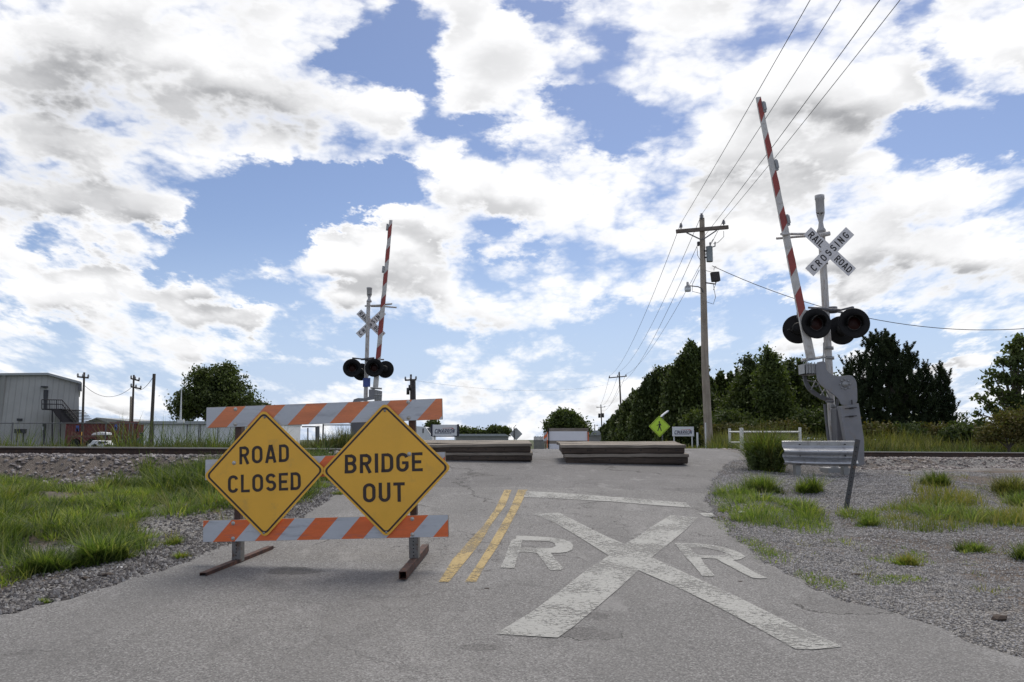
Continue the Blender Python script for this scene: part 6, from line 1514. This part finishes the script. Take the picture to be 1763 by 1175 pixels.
cover('grass', 700, [LEFTP, [(230, 885), (340, 880), (480, 850), (500, 890), (380, 930), (280, 955)]], hf(.08, .30, 2.2), wf_(.005), 'grass_yellow', 'dry yellowish grass mixed in the left verge', thin=lambda x, y: (patch(x, y, 1.3, 4.0) > .6) * .6)
cover('grass', 900, [[(200, 826), (250, 808), (420, 792), (560, 790), (580, 830), (480, 860), (300, 850)]], hf(.25, .62, .4), wf_(.009), 'grass_dark', 'tall weedy grass against the ballast left of the road', thin=lambda x, y: patch(x, y, 1.4, 3.0) > .45, droop=1.0, far=18)
def clumps(name, dens, polys, nb, rad, h0, h1, w, mat, label, thr=0.0, o=0.0, far=18.5, droop=1.0, clear=.12):
    """tussocks: blades leaning outwards from many centres"""
    X = []; Y_ = []
    for p in polys:
        c = [gpt(*q) for q in p]; x0, x1 = min(v.x for v in c), max(v.x for v in c); y0, y1 = min(v.y for v in c), min(far, max(v.y for v in c))
        x, y = scatter(int(dens * (x1 - x0) * (y1 - y0)), x0, x1, y0, y1); px, py = proj(x, y, terrain(x, y, False)); k = inpoly(px, py, p); X.append(x[k]); Y_.append(y[k])
    x = np.concatenate(X); y = np.concatenate(Y_); k = off_road(x, y, clear) & (patch(x, y, 1.1, o) >= thr) & ~bare(x, y) & (rng.uniform(size=len(x)) < .35 + patch(x, y, 1.7, o + 2)); x, y = x[k], y[k]; m = len(x)
    h = (h0 + (h1 - h0) * rng.uniform(size=m) ** 1.6) * (.6 + .7 * patch(x, y, .8, o)); r_ = rad * rng.uniform(.6, 1.3, m) * (.5 + h / h1)
    n = m * nb; a = rng.uniform(0, 6.283, (m, nb)); q = np.sqrt(rng.uniform(size=(m, nb)))
    bx_ = (x[:, None] + np.cos(a) * q * r_[:, None]).ravel(); by_ = (y[:, None] + np.sin(a) * q * r_[:, None]).ravel(); hh = (h[:, None] * (1.05 - .5 * q) * rng.uniform(.6, 1.1, (m, nb))).ravel()
    st = rng.bit_generator.state
    ang = a.ravel() + rng.normal(size=n) * .5; _u = rng.uniform
    z = terrain(bx_, by_, False) - .02; L = hh * rng.uniform(.1, .7, n); D = rng.uniform(.1, droop, n); face = ang + 1.57 + rng.uniform(-.5, .5, n); ww = w * (1 + .05 * by_) * rng.uniform(.6, 1.4, n)
    vs = []
    for t, wd in zip((0, .4, .75, 1.0), (1, .85, .5, 0)):
        r = L * t + hh * D * t * t * .8; cx = bx_ + np.cos(ang) * r; cy = by_ + np.sin(ang) * r; cz = z + hh * t * (1 - .5 * D * t)
        if wd: dx = np.cos(face) * ww * wd * .5; dy = np.sin(face) * ww * wd * .5; vs += [np.stack([cx - dx, cy - dy, cz], 1), np.stack([cx + dx, cy + dy, cz], 1)]
        else: vs += [np.stack([cx, cy, cz], 1)]
    V = np.stack(vs, 1).reshape(-1, 3); b = (np.arange(n) * 7)[:, None]
    F = np.concatenate([b + np.array(t) for t in ((0, 1, 3), (0, 3, 2), (2, 3, 5), (2, 5, 4), (4, 5, 6))])
    return np_mesh(name, V, F, M_[mat], None, kind='stuff', label=label, cat='grass')
clumps('grass_clumps', 17, [LEFTP], 90, .16, .12, .42, .0060, 'grass', 'light green tussocks of long grass in the left verge')
clumps('grass_clumps', 11, [LEFTP], 90, .18, .14, .50, .0070, 'grass_dark', 'darker taller tussocks in the left verge', thr=.40, o=.7)
clumps('grass_clumps', 3, [LEFTP], 30, .12, .3, .75, .006, 'grass_yellow', 'pale seeding stems standing above the left verge', thr=.45, o=2.7)
PR1 = [(1232, 850), (1250, 838), (1300, 850), (1345, 862), (1400, 872), (1432, 900), (1425, 920), (1390, 922), (1350, 910), (1310, 908), (1270, 900), (1244, 885), (1232, 868)]
PR2 = [(1430, 885), (1500, 882), (1560, 868), (1640, 860), (1700, 885), (1763, 880), (1850, 880), (1850, 912), (1700, 908), (1600, 920), (1540, 912), (1470, 900)]
clumps('grass_clumps', 11, [PR1, PR2], 80, .14, .12, .38, .0058, 'grass', 'green tussocks in the grass strip right of the road', clear=.0)
clumps('grass_clumps', 4, [PR2], 60, .14, .18, .45, .0058, 'grass_yellow', 'straw tipped tussocks in the strip near the leaning post', thr=.5)
CL = [(-50, 975, 70, 30), (20, 985, 60, 20), (72, 940, 60, 30), (160, 935, 60, 26), (205, 920, 46, 26), (60, 990, 30, 10)]
# weeds beyond the railway
td_ = lambda lo, hi: (lambda x, y: ((track_d(x, y) > lo) & (track_d(x, y) < hi)) * 1.0)
def weeds(n, x0, x1, d0, d1, h0, h1, w, mat, label, o=0.0, thr=0.0, droop=.7):
    x = rng.uniform(x0, x1, n); d = rng.uniform(d0, d1, n); y = 20.95 + .287 * x + d / .9612
    k = off_road(x, y, .3) & (patch(x, y, .7, o) > thr); x, y = x[k], y[k]
    px, _py = proj(x, y, terrain(x, y, False)); cut = np.where((px > 1040) & (px < 1225), .42, 1.0)
    h = cut * (h0 + (h1 - h0) * patch(x, y, .55, o) ** 1.3) * rng.uniform(.5, 1.1, len(x))
    return blades('weeds', x, y, h, w * rng.uniform(.6, 1.4, len(x)), M_[mat], lean=.3, droop=droop, kind='stuff', label=label, cat='weeds')
weeds(100000, -32, -3.4, 2.4, 8, .50, .86, .022, 'weeds', 'green weeds beyond the rails in front of the yard fence')
weeds(2600, -14, -7, 3.0, 8, .9, 1.9, .020, 'grass_dark', 'tall dark stalks of weeds in front of the white shed', 1.0, .5, .9)
weeds(80000, 6.0, 36, 3.6, 14, .55, 1.25, .026, 'weeds', 'tall green and straw weeds beyond the rails right of the road', 2.0)
weeds(26000, 5.5, 22, 4.5, 12, .7, 1.5, .022, 'grass_yellow', 'straw-coloured tall grass under the trees right of the road', 3.1, .45, .6)
weeds(20000, 6.0, 36, 2.5, 6, .4, .85, .024, 'grass_dark', 'dark green weeds along the far side of the rails', .3, .3)
weeds(14000, 26, 60, 4, 22, .7, 1.6, .04, 'weeds', 'far weeds at the right side of the railway', 5.0)
weeds(14000, -75, -28, 3, 22, .4, 1.1, .04, 'weeds', 'far weeds at the left side of the railway', 6.0)
# right shoulder
_PR1 = [(1225, 850), (1250, 838), (1300, 850), (1345, 862), (1400, 872), (1432, 905), (1425, 928), (1390, 930), (1350, 915), (1310, 912), (1270, 905), (1240, 885), (1226, 868)]
_PR2 = [(1430, 880), (1500, 878), (1560, 868), (1640, 860), (1700, 885), (1763, 880), (1850, 880), (1850, 918), (1700, 915), (1600, 928), (1540, 918), (1470, 905)]
box_r = (1.6, 14, 6, 19)
cover('grass', 1500, [PR1, PR2], hf(.05, .18, .5), wf_(.0055), 'grass', 'bright green grass strip on the gravel right of the road', margin=-.05, thin=lambda x, y: .75)
cover('grass', 500, [PR2, [(1550, 840), (1690, 850), (1700, 880), (1560, 875)]], hf(.10, .32, 1.5), wf_(.006), 'grass_yellow', 'yellow seeding grass on the right gravel', thin=lambda x, y: patch(x, y, .8, 1.0) > .45)
cover('grass', 5000, [[(1268, 925), (1300, 930), (1335, 950), (1330, 962), (1290, 945)], [(1362, 984), (1400, 990), (1450, 1003), (1462, 1016), (1430, 1018), (1380, 1000)], [(1480, 998), (1560, 990), (1600, 1000), (1500, 1010)], [(1500, 960), (1590, 950), (1595, 972), (1500, 968)], [(1236, 885), (1250, 920), (1262, 905)]], lambda x, y: rng.uniform(.015, .06, len(x)), wf_(.007), 'grass', 'flat mossy grass patches along the right asphalt edge', margin=-.15)
clumps('grass_clumps', 16, [[(1240, 905), (1262, 905), (1300, 930), (1340, 955), (1400, 985), (1470, 1008), (1480, 1024), (1430, 1022), (1370, 1000), (1310, 965), (1270, 935)]], 50, .12, .04, .12, .006, 'grass', 'low green edge strip along the right side of the asphalt', clear=-.15, thr=.35)
clumps('low_weeds', 2.2, [[(1290, 905), (1763, 912), (1763, 1010), (1600, 1005), (1400, 960)], [(1480, 830), (1763, 815), (1763, 880), (1560, 870)]], 45, .16, .04, .15, .006, 'grass', 'sparse low green weeds creeping over the right gravel', thr=.45, o=4.0)
clumps('dry_sprigs', 3.4, [[(1290, 910), (1763, 915), (1763, 1060), (1640, 1050), (1450, 990)], [(1500, 820), (1763, 810), (1763, 870), (1560, 860)]], 22, .10, .04, .16, .0055, 'grass_yellow', 'small dry tan sprigs scattered over the right gravel', thr=.3)
TG2 = 'grass tufts growing in the right gravel'
def tuft(px, py, wpx, hpx, n, mats, label, name='grass_tuft', cat='grass tuft', group=TG2, w=.006, droop=.9, lean=.55):
    """a ragged clump: several crowns of blades, unequal in height"""
    c = gpt(px, py); r_ = wpx / 2 * c.y / FPX; h = hpx * c.y / FPX
    o = empty(name, tuple(c), label=label, cat=cat, group=group)
    for i, mt in enumerate(mats):
        m = int(n * .8) // len(mats); nc = int(rng.integers(5, 9)); ca = rng.uniform(0, 6.283, nc); cq = rng.uniform(0, .85, nc); ch = rng.uniform(.45, 1.15, nc) * (1.05 - .35 * cq); j = rng.integers(0, nc, m)
        a = rng.uniform(0, 6.283, m); q = np.abs(rng.normal(size=m)) * .20
        x = c.x + np.cos(ca[j]) * cq[j] * r_ + np.cos(a) * q * r_; y = c.y + (np.sin(ca[j]) * cq[j] * r_ + np.sin(a) * q * r_) * .8; hh_ = h * ch[j] * rng.uniform(.4, 1.15, m)
        b = blades('leaf_blades', x, y, hh_, w * (1 + .05 * c.y) * rng.uniform(.6, 1.3, m), M_[mt], lean=lean * 1.3, droop=droop * 1.2)
        b.parent = o; b.matrix_parent_inverse = Matrix.Translation(-c)
    return o
tuft(1322, 812, 66, 84, 5200, ['grass_dark', 'grass', 'weeds'], 'tall dark green weed clump at the left end of the guardrail', 'weed_clump', 'weeds', None, w=.008, droop=.7, lean=.4)
tuft(1312, 848, 74, 40, 2000, ['grass', 'grass_dark'], 'bright grass tuft below the tall weed clump')
tuft(1400, 848, 52, 34, 1800, ['grass_dark', 'grass'], 'isolated round grass tuft in gravel in front of the guardrail')
tuft(1608, 836, 52, 34, 1800, ['grass_dark'], 'dark green tuft on the ballast slope to the right')
tuft(1560, 972, 50, 26, 1300, ['grass', 'grass_yellow'], 'small tuft alone in the middle of the right gravel')
tuft(1675, 950, 78, 22, 1500, ['grass', 'grass_dark'], 'low wide tuft in the right gravel below the grass strip')
tuft(1775, 965, 60, 36, 1400, ['grass_dark', 'grass'], 'tuft cut by the right edge of the view')
tuft(1745, 852, 100, 40, 2200, ['grass_yellow', 'grass_yellow', 'weeds'], 'yellow dry grass clump on the far right slope')
tuft(1765, 872, 70, 38, 1600, ['grass', 'grass_dark'], 'green clump just below the yellow dry clump')
tuft(1500, 905, 60, 22, 900, ['grass'], 'tuft at the left end of the grass strip near the leaning post')
TG3 = 'grass tufts on the left verge'
tuft(313, 962, 34, 18, 700, ['grass', 'grass_yellow'], 'small tuft at the asphalt edge left of the barricade foot', group=TG3)
tuft(300, 938, 44, 22, 500, ['grass_yellow', 'grass'], 'thin yellowish tuft on the bare stones left of the barricade', group=TG3)
tuft(74, 1038, 28, 12, 500, ['grass'], 'tiny tuft in the gravel at the lower left', group=TG3)
tuft(165, 968, 110, 58, 3000, ['grass', 'grass_dark'], 'long drooping grass clump nearest the road on the left verge', group=TG3, w=.009, droop=1.0)
tuft(75, 985, 70, 52, 2000, ['grass_dark', 'grass'], 'dense dark grass clump at the lower left verge', group=TG3, w=.008)
tuft(215, 945, 80, 44, 1800, ['grass_dark', 'grass'], 'leaning grass clump beside bare stones on the left verge', group=TG3, w=.008)
tuft(10, 930, 90, 60, 2000, ['grass_dark'], 'dark grass mound at the left edge of the view', group=TG3, w=.008)
tuft(790 - 210, 852, 40, 12, 500, ['grass_yellow', 'grass'], 'low grass at the asphalt edge between the two diamond signs', group=TG3)
tuft(512, 868, 50, 14, 600, ['grass', 'grass_yellow'], 'low grass under the ROAD CLOSED sign right corner', group=TG3)
# a few loose pieces lying about
def leafy_clump(px, py, wpx, hpx, n, o):
    c = gpt(px, py); r_ = wpx / 2 * c.y / FPX; h = hpx * c.y / FPX; m = 46; a = rng.uniform(0, 6.283, m); q = np.sqrt(rng.uniform(size=m)) * .8
    bx0 = c.x + np.cos(a) * q * r_; by0 = c.y + np.sin(a) * q * r_ * .7; hh = h * rng.uniform(.45, 1.0, m) * (1.05 - .35 * q); j = rng.integers(0, m, n); t = rng.uniform(.12, 1, n) ** .8
    P = np.stack([bx0[j] + np.cos(a[j]) * t * q[j] * r_ * .5, by0[j] + np.sin(a[j]) * t * q[j] * r_ * .5, c.z + hh[j] * t], 1) + rng.normal(size=(n, 3)) * .045
    V, F = leaf_cards(P, None, .055 * rng.uniform(.6, 1.5, n), .35); np_mesh('leaves', V, F, M_['leaf_light'], o, world_co=True)
leafy_clump(1320, 812, 62, 62, 5200, [o_ for o_ in COL.objects if o_.name.startswith('weed_clump')][0])
def rock(name, px, py, size, mat, label, cat='stone', squash=.5, road_=False):
    c = gp(px, py) if road_ else gpt(px, py); b = MB(); V = ICO_V * size * rng.uniform(.7, 1.2, (12, 1)) * np.array([1.2, .9, squash]); V = V + np.array([c.x, c.y, c.z + size * squash * .6])
    b.add(V, ICO_F.tolist()); b.build(name, M_[mat], None, label=label, cat=cat)
rock('stone', 1720, 1069, .055, 'tie', 'dark lump of asphalt lying in the gravel at the lower right')
rock('asphalt_lump', 1475, 991, .05, 'tie', 'dark flat lump beside the mossy patch in the right gravel', 'asphalt lump', .25)
rock('asphalt_lump', 145, 998, .05, 'tie', 'broken black asphalt edge lump on the lower left shoulder', 'asphalt lump', .35)
rock('asphalt_lump', 185, 992, .06, 'tie', 'second broken asphalt lump, right of the first on the left shoulder', 'asphalt lump', .3)
rock('asphalt_crumb', 838, 1015, .022, 'tie', 'dark crumb on the road below the yellow centre lines', 'asphalt crumb', .4, True)
rock('asphalt_crumb', 1275, 1003, .02, 'tie', 'dark crumb on the road below the right painted letter', 'asphalt crumb', .4, True)
rock('asphalt_crumb', 471, 944, .025, 'tie', 'dark crumb on the road under the lowest striped board', 'asphalt crumb', .4, True)
rock('paper_scrap', 1278, 884, .05, 'whiteish', 'white paper scrap in the grass at the right asphalt edge', 'litter', .3)
rock('paper_scrap', 206, 978, .035, 'whiteish', 'pale scrap in the gravel beside the long left grass clump', 'litter', .3)
